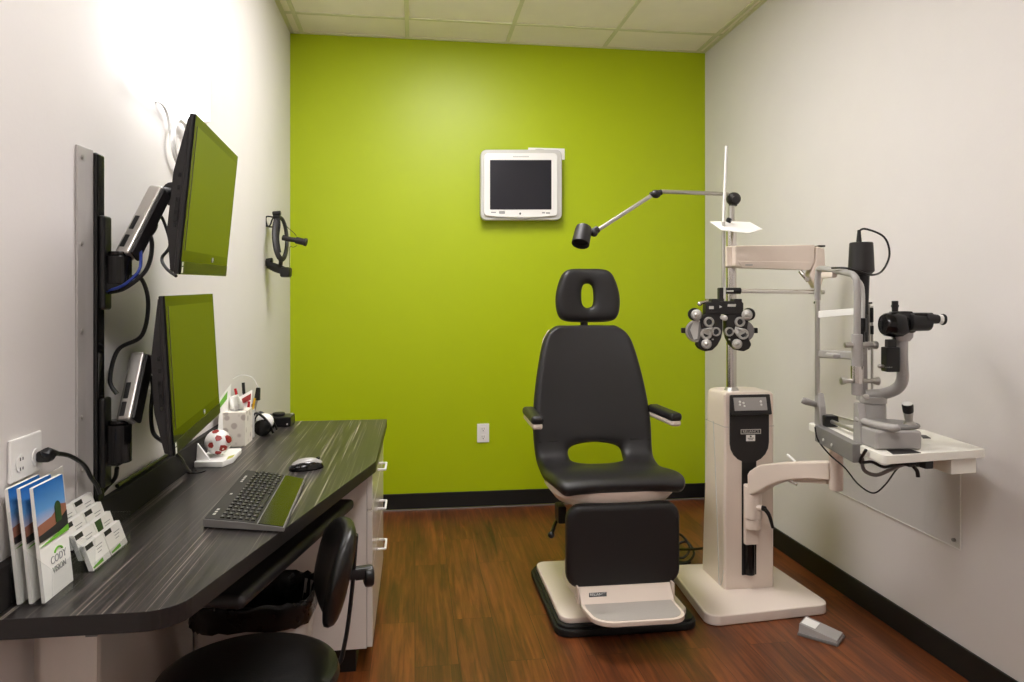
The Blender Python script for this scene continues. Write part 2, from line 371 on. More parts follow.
def monitor_mount(label, cz, cv0, cv1, uc, b0, b1, kn, pz0, pz1):
    t = thing('monitor_mount', label, 'monitor mount', (XL+.021, 1.752, cz), 'silver and black monitor arms on the rail')
    # clamp plate on the channel
    M().box((XL+.028, 1.752, (pz0+pz1)/2), (.014, .042, pz1-pz0), .006, None, 3).build('clamp_plate', BLACK, t)
    c0 = W(uc, cv1, 1.65); c1 = W(uc, cv0, 1.65)
    m = M().cyl(c0, c1, .027, bev=.003, n=28)
    m.box(((c0.x+XL+.035)/2, (c0.y+1.752)/2, (c0.z+c1.z)/2-.02), (.04, .035, .06), .006)
    m.cyl(c1, c1+Vector((0, 0, .01)), .022, bev=.003)
    m.build('pivot', BLACKG, t)
    m = M(); a, c = W(*b0), W(*b1); d = (c-a).normalized(); R = frame(d, ER)
    L = (c-a).length
    m.box((a+c)/2, (.036, .036, L), .009, R, 3); m.build('beam', BRUSH, t)
    side = R @ Vector((0, -1, 0))
    if side.z < 0: side = -side
    m = M()
    for f, l in ((.16, .035), (.42, .04)): m.box(a.lerp(c, f)+R@Vector((-.004, -.0185, 0)), (.011, .002, l), .002, R)
    m.build('slot', BLACK, t)
    M().box((a+c)/2+R@Vector((.019, .006, 0)), (.010, .038, L*.94), .005, R).build('under_cover', BLACKM, t)
    k0, k1 = W(*kn[0]), W(*kn[1])
    m = M().cyl(k0, k1, .016, n=20, bev=.002).cyl(k1, k1+(k1-k0).normalized()*.012, .03, n=20, bev=.002); m.build('tilt_joint', BLACKM, t)
    return t
monitor_mount('silver spring arm carrying the upper monitor', 1.37, 256, 284, 119, (124, 257, 1.650), (159, 189, 1.765), ((159, 193, 1.77), (171, 194, 1.81)), 1.245, 1.46)
monitor_mount('silver spring arm carrying the lower monitor', .98, 424, 462, 119, (126, 423, 1.650), (141, 354, 1.735), ((144, 360, 1.76), (157, 363, 1.80)), .84, 1.045)

def computer(label, tn, tf, bn, bf, thick, vesa_z):
    """flat all-in-one: corner points of the glass (near/far, top/bottom)"""
    tn, tf, bn, bf = map(Vector, (tn, tf, bn, bf))
    c = (tn+tf+bn+bf)/4; x = ((tf-tn)+(bf-bn)).normalized(); z = ((tn-bn)+(tf-bf)); z = (z-x*z.dot(x)).normalized(); n = x.cross(z)
    if n.x < 0: n = -n
    wd = ((tf-tn).length+(bf-bn).length)/2; ht = ((tn-bn).length+(tf-bf).length)/2
    R = Matrix((x, n, z)).transposed()
    if R.determinant() < 0: R = Matrix((x, n, z)).transposed()
    t = thing('all_in_one_computer', label, 'monitor', c-z*ht/2, 'flat computers on wall arms')
    def Lp(a, b_, h): return c+x*a+n*b_+z*h
    def bxl(m, a0, a1, b0, b1, h0, h1, bev=0):
        loop = [Lp(a0, b0, h0), Lp(a1, b0, h0), Lp(a1, b0, h1), Lp(a0, b0, h1)]; return m.prism(loop, n*(b1-b0), bev)
    m = M(); h2, w2 = ht/2, wd/2
    bxl(m, -w2, w2, -.014, -.004, -h2, h2, .003)
    pf = [(-.010, .985), (-.016, .97), (-thick, .25), (-thick-.001, -.45), (-.022, -.975), (-.010, -.985)]
    m.loft([[Lp(a*w2, b_, h*h2*q_) for b_, h in pf] for a, q_ in ((-.985, .985), (-.95, 1), (.95, 1), (.985, .985))])
    m.build('housing', BLACKM, t)
    m = M(); bxl(m, -w2, w2, -.004, 0, -h2, h2, .0015); m.build('bezel', BEZEL, t)
    m = M(); bxl(m, -w2+.024, w2-.022, 0, .0008, -h2+.055, h2-.024); m.build('screen', SCREEN, t)
    m = M(); bxl(m, -w2+.002, w2-.002, .0, .0012, -h2+.002, -h2+.03); m.build('chin_bar', BLACK, t)
    m = M(); m.ring(Lp(0.06, .0005, -h2+.042), n, .0068, .0055, .0008, 20); lo = m.build('maker_badge', LTGREY, t)
    words('hp', Lp(.06, .001, -h2+.0425), .009, -x if x.cross(z).dot(n) < 0 else x, z, LTGREY, lo)
    m = M(); bxl(m, -w2+.006, -w2+.018, .0012, .0016, -h2+.004, -h2+.017); bxl(m, -w2+.006, -w2+.016, .0012, .0016, -h2+.02, -h2+.028); m.build('sticker', WPLAST, t)
    m = M()
    for k in range(5): bxl(m, -w2*.985-.003, -w2*.985+.0, -.024, -.019, h2*.25-k*.028-.009, h2*.25-k*.028)
    bxl(m, -w2*.985-.003, -w2*.985+.001, -.025, -.017, -h2*.35, -h2*.05)
    m.build('side_ports', BLACKG, t)
    return t
computer('upper flat monitor high on the rail, tilted down, glossy screen reflecting green', W(195, 113, 1.6), W(239, 157, 2.15), W(181, 275, 1.6), W(225, 276, 2.15), .036, 1.5)
computer('lower flat monitor just above the desk, glossy screen reflecting green', W(165.5, 296.5, 1.6), W(213, 293, 2.15), W(174, 456, 1.6), W(220, 414, 2.15), .037, 1.1)

def cord(name, label, pts, r, m, parent=None):
    o = M().tube(pts, r, n=8, smooth=8).build(name, m, parent, mods=False)
    if parent is None: tag(o, label, 'cable')
    elif label: o['label'] = label
    return o
cord('cable', 'black cable drooping from the upper arm down behind the lower monitor', [W(104, 290, 1.66), W(118, 288, 1.66), W(138, 276, 1.68), W(148, 300, 1.70), W(142, 335, 1.70), W(118, 350, 1.70), W(110, 380, 1.68), W(117, 394, 1.68)], .005, BLACK)
cord('cable', 'black cable looping under the upper monitor arm to its back', [W(104, 293, 1.645), W(125, 288, 1.64), W(146, 270, 1.66), W(152, 245, 1.70), W(147, 222, 1.74), W(152, 210, 1.78), W(156, 225, 1.78), W(150, 236, 1.75)], .005, BLACK)
cord('cable', 'thin black lead looping beneath the back of the upper monitor', [W(158, 213, 1.80), W(164, 222, 1.80), W(170, 245, 1.78), W(162, 258, 1.76), W(166, 268, 1.72), W(176, 276, 1.68)], .004, BLACK)
cord('cable', 'blue network cable under the upper monitor arm', [W(104, 291, 1.635), W(122, 286, 1.63), W(138, 272, 1.64), W(141, 258, 1.66), W(140, 246, 1.69)], .0035, BLUE)
cord('cable', 'black cable hanging behind the lower monitor arm', [W(148, 374, 1.79), W(153, 385, 1.78), W(151, 410, 1.76), W(153, 432, 1.74), W(162, 441, 1.72), W(167, 443, 1.70)], .005, BLACK)
cord('cable', 'black cable running from the lower arm down to the desk backsplash', [W(117, 468, 1.64), W(115, 478, 1.66), W(107, 487, 1.675), W(100, 495, 1.68)], .005, BLACK)
cord('cable', 'black cable from the lower monitor down into the desk grommet', [W(176, 454, 1.70), W(182, 460, 1.76), W(186, 467, 1.92), W(191, 472, 2.28), WZ(196, 471, .727)], .004, BLACK)
p = WZ(196, 471.5, ZD)
tag(M().lathe([(0, 0), (.03, 0), (.03, .003), (.024, .005), (0, .004)], p, n=28).build('cable_grommet', BLACK), 'round black cable grommet set in the desk top', 'grommet')
cord('cable', 'black cable lying along the top of the desk backsplash', [(XL+.012, 1.86, ZD+.091), (XL+.011, 2.05, ZD+.0905), (XL+.012, 2.25, ZD+.0905), (XL+.013, 2.44, ZD+.091)], .005, BLACK)

# wall outlet with power plug
o = thing('wall_outlet', 'double white wall outlet behind the brochures', 'outlet', (XL, 1.46, .965))
M().bx(XL, XL+.008, 1.405, 1.515, .935, 1.014, .004).build('cover_plate', WPLAST, o)
for yy in (1.435, 1.49):
    m = M().cyl((XL+.008, yy, .967), (XL+.0105, yy, .967), .017, n=20, bev=.001)
    m.build('socket', WPLAST, o)
m = M()
for zz in (.975, .957):
    m.bx(XL+.0105, XL+.0112, 1.429, 1.431, zz-.003, zz+.003).bx(XL+.0105, XL+.0112, 1.438, 1.440, zz-.0025, zz+.0025)
m.build('slots', DKT, o)
pc = thing('power_cord', 'black power plug and cord plugged in the wall outlet', 'power cord', (XL+.012, 1.49, .967))
a = Vector((XL+.0115, 1.49, .967)); c = WX(57, 453.5, -.700)
m = M(); m.box(a+Vector((.012, .004, 0)), (.026, .026, .022), .006, None, 3); m.tube([a+Vector((.018, .01, 0)), WX(46, 452, -.700), WX(52, 453, -.699), c], [.011, .010, .008, .005], smooth=3); m.build('plug', BLACK, pc)
M().tube([c, WX(70, 456, -.702), WX(84, 465, -.704), WX(91, 477, -.700), WX(97, 486, -.695), WX(100, 494, -.69)], .0045, n=8).build('cord', BLACK, pc, mods=False)

# glowing wall lamp and coiled white cord
wl = thing('wall_lamp', 'glowing rectangular white lamp high on the left wall', 'wall lamp', (XL, 2.2, 1.96))
M().bx(XL, XL+.008, 2.0, 2.43, 1.87, 2.05, .003).build('back_plate', WPLAST, wl)
M().bx(XL+.0005, XL+.07, 1.95, 2.438, 1.845, 2.08, .02, 4).build('diffuser', GLOW2, wl)
M().bx(XL, XL+.072, 2.438, 2.449, 1.843, 2.082, .003).build('end_cap', WPLAST, wl)
wc = thing('coiled_cord', 'white coiled cord hanging on the wall behind the upper monitor', 'cord', (XL+.01, 2.33, 1.745))
pts = []
for k in range(34):
    a_ = k/16*2*PI; rr = .075+.006*math.sin(k*.9)
    pts.append((XL+.014+.012*k/34, 2.33+rr*math.cos(a_)*1.1, 1.745+rr*1.0*math.sin(a_)))
M().tube(pts, .005, n=8, smooth=3).build('coil', WPLAST, wc, mods=False)
M().tube([(XL+.008, 2.155, 1.832), (XL+.012, 2.19, 1.825), (XL+.012, 2.225, 1.80), (XL+.012, 2.245, 1.76)], .004, n=8).build('lead', WPLAST, wc, mods=False)
M().cyl((XL, 2.155, 1.832), (XL+.012, 2.155, 1.832), .006, n=12).cyl((XL, 2.33, 1.823), (XL+.03, 2.33, 1.827), .005, n=12).build('hook', WPLAST, wc)

# head-worn ophthalmoscope on a wall hook
hs = thing('headset_ophthalmoscope', 'black head-worn eye examination headset hanging on the left wall', 'headset', (XL+.08, 3.72, 1.5))
S = 3.62
HP = lambda x, y, d=0: W(255+x/7.58, 200+y/7.58, 3.55+d)
ax = W(275, 240, 3.55)
m = M(); band = []
for k in range(20):
    a_ = 2*PI*k/20
    band.append(HP(195+46*math.cos(a_)*1.0+8*math.sin(a_), 290+158*math.sin(a_), .07*math.cos(a_+.6)))
m.tube(band, .011, n=8, smooth=2, closed=True, flat=(1.35, .85, (0, 1, 0))); m.build('headband', BLACKM, hs)
M().tube([HP(165, 110), HP(170, 190), HP(160, 290), HP(175, 400)], .011, n=8, flat=(1.4, .6, (1, 0, 0))).build('strap', BLACK, hs)
M().cyl(HP(135, 103), HP(195, 98), .011, bev=.002).cyl(HP(140, 125), HP(192, 122), .009).build('size_knob', BLACK, hs)
M().tube([HP(140, 130), HP(88, 126), HP(84, 165), HP(98, 198), HP(138, 205)], .004, n=8).build('wire_loop', BLACK, hs)
M().tube([HP(210, 285), HP(260, 297), HP(320, 305)], [.014, .013, .012], smooth=3).cyl(HP(310, 305), HP(380, 320), .017, n=18, bev=.003).cyl(HP(372, 318), HP(392, 322), .02, n=18, bev=.003).build('brow_arm', BLACKM, hs)
m = M(); m.tube([HP(100, 490), HP(160, 515), HP(225, 540), HP(262, 560)], [.018, .023, .021, .016], smooth=4); m.box(HP(235, 548), (.05, .05, .05), .01, frame(ER, UP)); m.cyl(HP(70, 465), HP(135, 455), .012, bev=.003); m.box(HP(95, 480), (.03, .03, .03), .006); m.build('viewing_optics', BLACK, hs)
M().tube([HP(195, 440), HP(195, 480), HP(190, 505)], .01).build('hinge', BLACKM, hs)
M().tube([HP(225, 180), HP(255, 215), HP(295, 250), HP(315, 275)], .0015, n=6).tube([HP(320, 345), HP(290, 358), HP(262, 362), HP(262, 510)], .0015, n=6).build('thin_wire', BLACK, hs, mods=False)
hk = HP(112, 165)
M().tube([(XL, hk.y, hk.z-.02), (hk.x, hk.y, hk.z-.02), HP(135, 140), HP(160, 150, .02)], .004, n=8, smooth=3).tube([(XL, HP(90, 478).y, HP(90, 478).z), HP(90, 478), HP(120, 490)], .005, n=8, smooth=0).build('wall_hook', BLACK, hs)

# ------------------------------------------------------------------ things on the desk
# keyboard
kb = thing('keyboard', 'slim black keyboard with palm rest lying on the desk', 'keyboard', (-.41, 2.01, ZD))
K0, K1, K2, K3 = [Vector((p.x, p.y, 0)) for p in (WZ(203, 520, ZD+.02), WZ(284, 527, ZD+.014), WZ(305, 478, ZD+.014), WZ(246, 470, ZD+.022))]
def kp(a, b_, h):       # a: along length (near->far), b_: from rear to palm edge
    v = (K0*(1-a)+K3*a)*(1-b_)+(K1*(1-a)+K2*a)*b_
    return Vector((v.x, v.y, ZD+h))
m = M(); m.loft([[kp(a, b_, h) for b_, h in ((0, .004), (0, .022), (.5, .019), (1, .012), (1, .003))] for a in (0, .02, .98, 1)]); m.build('case', GREYD, kb)
m = M(); m.loft([[kp(a, b_, h) for b_, h in ((.012, .019), (.01, .0235), (.66, .0188), (.66, .016))] for a in (.01, .99)]); m.build('deck', BLACKM, kb)
m = M(); m.loft([[kp(a, b_, h) for b_, h in ((.68, .012), (.68, .0185), (.985, .0135), (.985, .008))] for a in (.01, .99)]); m.build('palm_rest', BLACKG, kb)
rows = 6; cnt = 0
for r_ in range(rows):
    b0 = .19+r_*.077; n_ = 16
    x_ = .03
    while x_ < .965 and cnt < 99:
        wd = .047 if not (r_ == 5 and .25 < x_ < .5) else .26
        if r_ > 0 and x_ > .70 and x_ < .715: x_ += .012
        h = .0255-b0*.008
        m = M(); m.loft([[kp(x_+i, b0+j, h-.005) for i, j in ((0, 0), (wd, 0), (wd, .064), (0, .064))], [kp(x_+i, b0+j, h+.001) for i, j in ((.005, .006), (wd-.005, .006), (wd-.005, .056), (.005, .056))]])
        m.mi = 1; m.loft([[kp(x_+i, b0+j, h+.0008) for i, j in ((.016, .016), (.024, .016), (.024, .032), (.016, .032))], [kp(x_+i, b0+j, h+.0013) for i, j in ((.016, .016), (.024, .016), (.024, .032), (.016, .032))]])
        m.build('key', [BLACK, GREYT], kb, mods=False); x_ += wd+.0095; cnt += 1
m = M()
for x_ in (.08, .12, .16, .45, .72, .76, .80, .84): m.box(kp(x_, .09, .0236), (.006, .010, .001), 0)
m.build('key_marks', LTGREY, kb)
for a in (.03, .97): M().box(kp(a, .06, .0035), (.02, .02, .007), .002).build('foot', RUBBER, kb)

# mouse
ms = thing('computer_mouse', 'black and silver computer mouse beside the keyboard', 'mouse', (-.345, 2.38, ZD))
m = M(); m.sphere((-.345, 2.37, ZD+.004), 1, (.056, .034, .030), 24, Matrix.Rotation(math.radians(25), 3, 'Z'))
bmesh.ops.bisect_plane(m.bm, geom=m.bm.verts[:]+m.bm.edges[:]+m.bm.faces[:], plane_co=(0, 0, ZD+.001), plane_no=(0, 0, 1), clear_inner=True)
m.build('body', BLACKG, ms)
m = M(); m.sphere((-.343, 2.37, ZD+.012), 1, (.052, .026, .0252), 24, Matrix.Rotation(math.radians(25), 3, 'Z'))
bmesh.ops.bisect_plane(m.bm, geom=m.bm.verts[:]+m.bm.edges[:]+m.bm.faces[:], plane_co=(0, 0, ZD+.018), plane_no=(0, 0, 1), clear_inner=True)
m.build('top_shell', GREYP, ms)
M().cyl((-.312, 2.379, ZD+.030), (-.310, 2.391, ZD+.030), .006, n=14).build('scroll_wheel', RUBBER, ms)

# brochures in a clear holder
bh = thing('brochure_holder', 'clear acrylic brochure holder at the near end of the desk', 'brochure holder', (-.68, 1.45, ZD))
m = M(); m.bx(-.728+.02, -.635, 1.371, 1.491, ZD, ZD+.004); m.prism([(-.709, 1.371, ZD+.004), (-.706, 1.371, ZD+.004), (-.706, 1.371, ZD+.17), (-.709, 1.371, ZD+.17)], (0, .12, 0)); m.build('back_and_base', CLEAR, bh)
m = M(); m.bx(-.638, -.6355, 1.371, 1.491, ZD+.004, ZD+.065); m.build('front_lip', CLEAR, bh)
for y_ in (1.371, 1.4885): M().prism([(-.706, y_, ZD+.004), (-.638, y_, ZD+.004), (-.638, y_, ZD+.065), (-.706, y_, ZD+.12)], (0, .0025, 0)).build('side_wall', CLEAR, bh)
BR = []
labs = ['folded brochure with blue sky picture, frontmost of three in the holder', 'folded brochure with blue sky picture, middle of the three in the holder', 'folded brochure with blue sky picture, rearmost of the three in the holder']
def brochure(x, lab):
    t = thing('brochure', lab, 'brochure', (x, 1.431, ZD+.0045), 'brochures in the clear holder')
    y0, y1 = 1.378, 1.484; lean = -.10; Hh = .205
    q = lambda y, h, o=0: (x+o+lean*h, y, ZD+.0045+h)
    m = M(); m.prism([q(y0, 0, -.006), q(y1, 0, -.006), q(y1, Hh, -.006), q(y0, Hh, -.006)], (.006, 0, 0)); m.build('pages', PAPER, t)
    m = M(); m.prism([q(y0, .130, .0001), q(y1, .130, .0001), q(y1, Hh, .0001), q(y0, Hh, .0001)], (.0006, 0, 0)); m.build('sky_picture', SKY, t)
    m = M(); m.prism([q(y0, .11, .0008), q(y1, .11, .0008), q(y1, .150, .0008), q(y1-.02, .154, .0008), q(y0+.05, .140, .0008), q(y0, .136, .0008)], (.0004, 0, 0))
    m.build('building_picture', BRICKP, t)
    m = M(); m.prism([q(y0, .106, .0013), q(y1, .106, .0013), q(y1, .137, .0013), q(y0+.06, .122, .0013), q(y0, .118, .0013)], (.0004, 0, 0)); m.build('dark_band', DKT, t)
    m = M(); m.prism([q(y1-.044, .125, .0018)]+[q(y1-.044+.011*(1-math.cos(a_)), .150+.013*math.sin(a_), .0018) for a_ in [k*PI/8 for k in range(9)]]+[q(y1-.022, .125, .0018)], (.0005, 0, 0)); m.build('sign_picture', DKGRN, t)
    m = M(); m.prism([q(y0, .098, .0013), q(y1, .098, .0013), q(y1, .110, .0013), q(y0+.02, .1005, .0013)], (.0006, 0, 0)); m.build('green_stripe', GRN, t)
    m = M(); m.tube([q(y1-.044+.016*math.cos(a_), .068+.012*math.sin(a_), .001) for a_ in [PI*(.15+.7*k/8) for k in range(9)]], .0018, n=6, smooth=0); m.build('green_arc', GRN, t)
    words('CODY', q(1.438, .062, .0008), .020, (0, 1, 0), (lean, 0, 1), GREYT, t, depth=.0003)
    words('VISION', q(1.438, .044, .0008), .016, (0, 1, 0), (lean, 0, 1), GREYT, t, depth=.0003)
    return t
for x_, l_ in zip((-.652, -.673, -.693), labs): brochure(x_, l_)
# white sheets leaning behind
tag(M().prism([(-.7085, 1.496, ZD+.001), (-.7085, 1.60, ZD+.001), (-.7245, 1.60, .925), (-.7245, 1.50, .92)], (.001, 0, 0)).build('paper_sheet', PAPER), 'white paper sheet leaning against the wall behind the brochures', 'paper')

# business card rack
ch = thing('card_holder', 'clear stepped rack of business cards on the desk', 'card holder', (-.67, 1.62, ZD))
m = M()
for k in range(4):
    x0 = -.632-k*.0195; m.bx(x0-.0015, x0, 1.53, 1.712, ZD+k*.021, ZD+k*.021+.020)
m.bx(-.708, -.632, 1.53, 1.532, ZD, ZD+.07).bx(-.708, -.632, 1.71, 1.712, ZD, ZD+.07).bx(-.708, -.632, 1.53, 1.712, ZD, ZD+.0015)
m.build('tray', CLEAR, ch)
NM = ['frontmost', 'second row', 'third row', 'rear row']
for k in range(4):
    for j in range(2):
        x0 = -.637-k*.0195; y0 = 1.535+j*.088; z0 = ZD+.002+k*.0215
        lab = 'stack of white business cards, %s of the rack, %s' % (NM[k], 'near column' if j == 0 else 'far column')
        if k == 1 and j == 1: lab = 'stack of business cards showing a green shield print'
        t = thing('business_card_stack', lab, 'business cards', (x0, y0+.042, z0), 'business cards in the stepped rack')
        q = lambda y, h, o=0: (x0+o-.35*h, y, z0+h)
        M().prism([q(y0, 0, -.009), q(y0+.084, 0, -.009), q(y0+.084, .05, -.009), q(y0, .05, -.009)], (.009, 0, 0)).build('cards', PAPER, t)
        M().prism([q(y0+.004, .003, .0001), q(y0+.05, .003, .0001), q(y0+.05, .010, .0001), q(y0+.004, .006, .0001)], (.0004, 0, 0)).build('green_corner', GRN, t)
        if k == 1 and j == 1: M().prism([q(y0+.004, .049, .0001), q(y0+.034, .049, .0001), q(y0+.03, .025, .0001), q(y0+.018, .016, .0001), q(y0+.006, .025, .0001)], (.0005, 0, 0)).build('green_shield', DKGRN, t)
        else: M().prism([q(y0+.002, .049, .0001), q(y0+.034, .049, .0001), q(y0+.034, .040, .0001), q(y0+.002, .040, .0001)], (.0005, 0, 0)).build('dark_corner', DKT, t)
        m = M()
        for l_ in range(3): m.prism([q(y0+.04, .036-l_*.006, .0001), q(y0+.07-.006*l_, .036-l_*.006, .0001), q(y0+.07-.006*l_, .0348-l_*.006, .0001), q(y0+.04, .0348-l_*.006, .0001)], (.0003, 0, 0))
        m.build('print_lines', GREYT, t)

# eye model
em = thing('eye_model', 'red and white anatomical eye model on a white base', 'eye model', (-.66, 2.53, ZD))
m = M(); m.prism([(-.709, 2.44, ZD), (-.617, 2.43, ZD), (-.598, 2.49, ZD), (-.606, 2.64, ZD), (-.709, 2.64, ZD)], (0, 0, .02), .004); m.build('base', WPLAST, em)
m = M(); m.prism([(-.708, 2.46, ZD+.02), (-.665, 2.46, ZD+.02), (-.704, 2.46, ZD+.075)], (0, .012, 0), .002); m.build('stand', WPLAST, em)
c = Vector((-.655, 2.52, ZD+.066))
m = M(); m.sphere(c, .042, (1, 1, 1), 28); m.build('eyeball', WPLAST, em)
def patch(d, rr):
    d = Vector(d).normalized(); R = frame(d); m = M()
    lp = [c+(d*.0425+R@Vector((rr*math.cos(k*PI/3)*random.uniform(.8, 1.1), rr*math.sin(k*PI/3)*random.uniform(.6, 1.3), 0))).normalized()*.0426 for k in range(6)]
    m.prism(lp, d*.0012, .0003); return m.build('muscle_patch', REDP, em)
for d, rr in (((.3, -1, .55), .014), ((.7, -.8, -.45), .016), ((-.3, -1, -.1), .012), ((.9, -.35, .35), .015), ((.2, -.75, -.8), .012), ((-.1, -.4, 1), .012)): patch(d, rr)
e = Vector((.93, -.3, .25)).normalized()
M().cyl(c+e*.036, c+e*.048, .020, .016, n=24, bev=.003).build('cornea', CLEAR, em)
M().cyl(c+e*.037, c+e*.0445, .014, .011, n=20).build('iris', REDP, em)
M().cyl((-.655, 2.52, ZD+.019), (-.655, 2.52, ZD+.03), .02, .012, n=20).build('post', WPLAST, em)
M().prism([(-.6115, 2.455, ZD+.0202), (-.6005, 2.49, ZD+.0202), (-.603, 2.53, ZD+.0202), (-.617, 2.50, ZD+.0202)], (0, 0, .0006)).build('base_label', YELL, em, 'small lime yellow label')

# tissue box with tissue
tb = thing('tissue_box', 'pale patterned tissue box behind the eye model', 'tissue box', (-.665, 2.82, ZD))
m = M().bx(-.705, -.622, 2.76, 2.885, ZD, ZD+.128, .003); m.build('carton', FLORAL, tb)
m = M().lathe([(.001, 0), (.034, 0), (.034, .001), (.001, .001)], (-.664, 2.82, ZD+.128), n=24, sx=.7); m.build('opening', GREYD, tb)
t = bmesh.new(); gp = {}
for i in range(7):
    for j in range(9):
        a_ = (i-3)/3; h = j/8
        gp[i, j] = t.verts.new((-.664+a_*.026*(1-.2*h)+.004*math.sin(5*h+i), 2.815+.012*math.sin(a_*3+h*3)+.004*math.sin(i*2.1), ZD+.126+.062*h-.010*abs(a_)*h))
for i in range(6):
    for j in range(8): t.faces.new((gp[i, j], gp[i+1, j], gp[i+1, j+1], gp[i, j+1]))
m = M(); m._add(t); ts = m.build('tissue', PAPER, tb); sm = ts.modifiers.new('thick', 'SOLIDIFY'); sm.thickness = .0015

# holder of pens, leaflets and tools behind the box
pc_ = thing('pen_cup', 'grey desk cup holding pens behind the tissue box', 'pen cup', (-.665, 2.95, ZD))
M().lathe([(0, 0), (.036, 0), (.037, .11), (.033, .11), (.032, .004), (0, .004)], (-.665, 2.95, ZD), n=28).build('cup', LTGREY, pc_)
def pen(bx_, by_, top, m_, lab, tipm=None, r=.004):
    t = thing('pen', lab, 'pen', (bx_, by_, ZD+.006)); a = Vector((bx_, by_, ZD+.008)); c_ = Vector(top)
    M().cyl(a, c_, r, n=10, bev=.001).build('barrel', m_, t)
    d = (c_-a).normalized(); M().cyl(c_-d*.04, c_+d*.003, r*1.25, n=10, bev=.001).build('cap', tipm or m_, t)
pen(-.66, 2.955, (-.676, 2.97, .935), BLACK, 'black marker standing tall in the pen cup', r=.005)
pen(-.655, 2.945, (-.628, 2.95, .875), YEL, 'yellow pen in the cup leaning right')
pen(-.67, 2.94, (-.700, 2.945, .915), REDPEN, 'red capped white pen in the cup', REDPEN)
pen(-.66, 2.935, (-.645, 2.93, .865), REDPEN, 'short red pen in the cup beside the tissue')
pen(-.675, 2.96, (-.708, 2.99, .90), BLACKM, 'black pen leaning left in the cup')
# screwdriver-like tool with a black grip
t = thing('penlight', 'black-headed penlight standing among the pens', 'penlight', (-.65, 2.965, ZD+.006))
M().cyl((-.65, 2.965, ZD+.008), (-.626, 2.985, .87), .004, n=12).build('stem', BRUSH, t); M().cyl((-.626, 2.985, .865), (-.622, 2.988, .915), .012, .009, n=18, bev=.003).build('head', BLACK, t)
M().tube([(-.622, 2.988, .915), (-.645, 2.99, .955), (-.69, 3.0, .965), (-.722, 3.0, .95)], .0015, n=6).build('wire', WPLAST, t, mods=False)
lf = [('leaflet', 'pale green leaflet standing slanted against the wall behind the monitor', (-.7065, 2.70), (-.690, 2.79), .225, GRN), ('leaflet', 'white leaflet standing behind the tissue box', (-.7, 2.90), (-.64, 2.915), .185, PAPER)]
for nm, lab, a_, b_, hh, mm in lf:
    t = thing(nm, lab, 'leaflet', (a_[0], a_[1], ZD))
    M().prism([(a_[0], a_[1], ZD), (b_[0], b_[1], ZD), (b_[0], b_[1]+.05, ZD+hh), (a_[0], a_[1]+.05, ZD+hh*.82)], (-.001, .003, 0)).build('sheet', PAPER, t)
    M().prism([(a_[0]+.003, a_[1]+.032, ZD+hh*.66), (b_[0]-.003, b_[1]+.034, ZD+hh*.8), (b_[0]-.003, b_[1]+.04, ZD+hh*.93), (a_[0]+.003, a_[1]+.035, ZD+hh*.76)], (-.0003, -.001, 0)).build('printed_panel', mm if mm is GRN else REDP, t)
# little trial-frame like goggles: black curved straps round a white cup
gg = thing('eye_goggles', 'black strapped goggles with white cup leaning by the tissue box', 'goggles', (-.60, 2.99, ZD))
for dy, s in ((0, 1), (.075, .9)):
    M().tube([(-.655, 2.955+dy, ZD+.012), (-.63, 2.95+dy, ZD+.09*s), (-.605, 2.955+dy, ZD+.085*s), (-.575, 2.96+dy, ZD+.05*s), (-.560, 2.965+dy, ZD+.012)], .005, n=8, flat=(1, 1.8, (1, 0, 0))).build('strap', BLACK, gg)
    M().cyl((-.60, 2.95+dy, ZD+.035), (-.60, 2.965+dy, ZD+.035), .033, .03, n=24, bev=.003).build('eyepiece', BLACKG, gg)
M().sphere((-.60, 3.0, ZD+.052), 1, (.036, .03, .034), 20).build('cup', WPLAST, gg)
# black box at the far corner of the desk
bb = thing('charging_base', 'small black charger box at the far corner of the desk', 'charger', (-.585, 3.22, ZD))
M().bx(-.645, -.525, 3.165, 3.275, ZD, ZD+.042, .006).build('body', BLACK, bb)
M().cyl((-.585, 3.22, ZD+.042), (-.585, 3.22, ZD+.054), .026, bev=.003).build('dial', BLACKM, bb)
M().cyl((-.54, 3.16, ZD+.012), (-.54, 3.166, ZD+.012), .003, n=10).cyl((-.535, 3.25, ZD+.042), (-.535, 3.25, ZD+.046), .006, n=12).build('button', LTGREY, bb)

# ------------------------------------------------------------------ stool and bin
st = thing('stool', 'black round vinyl stool with a curved backrest, below the desk', 'stool', (-.40, 1.79, 0))
sc = Vector((-.395, 1.79, 0)); SZ = .385
M().lathe([(0, SZ-.055), (.17, SZ-.055), (.200, SZ-.047), (.213, SZ-.028), (.208, SZ-.010), (.185, SZ), (.12, SZ+.003), (0, SZ+.002)], sc, n=56).build('seat', LEATHER2, st)
M().cyl(sc+Vector((0, 0, .08)), sc+Vector((0, 0, SZ-.055)), .025).cyl(sc+Vector((0, 0, .07)), sc+Vector((0, 0, .2)), .033).cyl(sc+Vector((0, 0, SZ-.07)), sc+Vector((0, 0, SZ-.055)), .11).build('column', BLACKM, st)
for k in range(5):
    a_ = 2*PI*k/5+.7; d = Vector((math.cos(a_), math.sin(a_), 0))
    lg = M().tube([sc+Vector((0, 0, .09))+d*.02, sc+Vector((0, 0, .078))+d*.14, sc+Vector((0, 0, .062))+d*.235], [.018, .016, .012], n=10).build('leg', BLACKM, st)
    q = sc+d*.235; pd = Vector((-d.y, d.x, 0)); m = M()
    for s_ in (-1, 1): m.cyl(q+pd*.004*s_+Vector((0, 0, .025)), q+pd*.022*s_+Vector((0, 0, .025)), .025, n=20, bev=.003)
    m.cyl(q+Vector((0, 0, .025)), q+Vector((0, 0, .065)), .006); m.build('caster', RUBBER, lg)
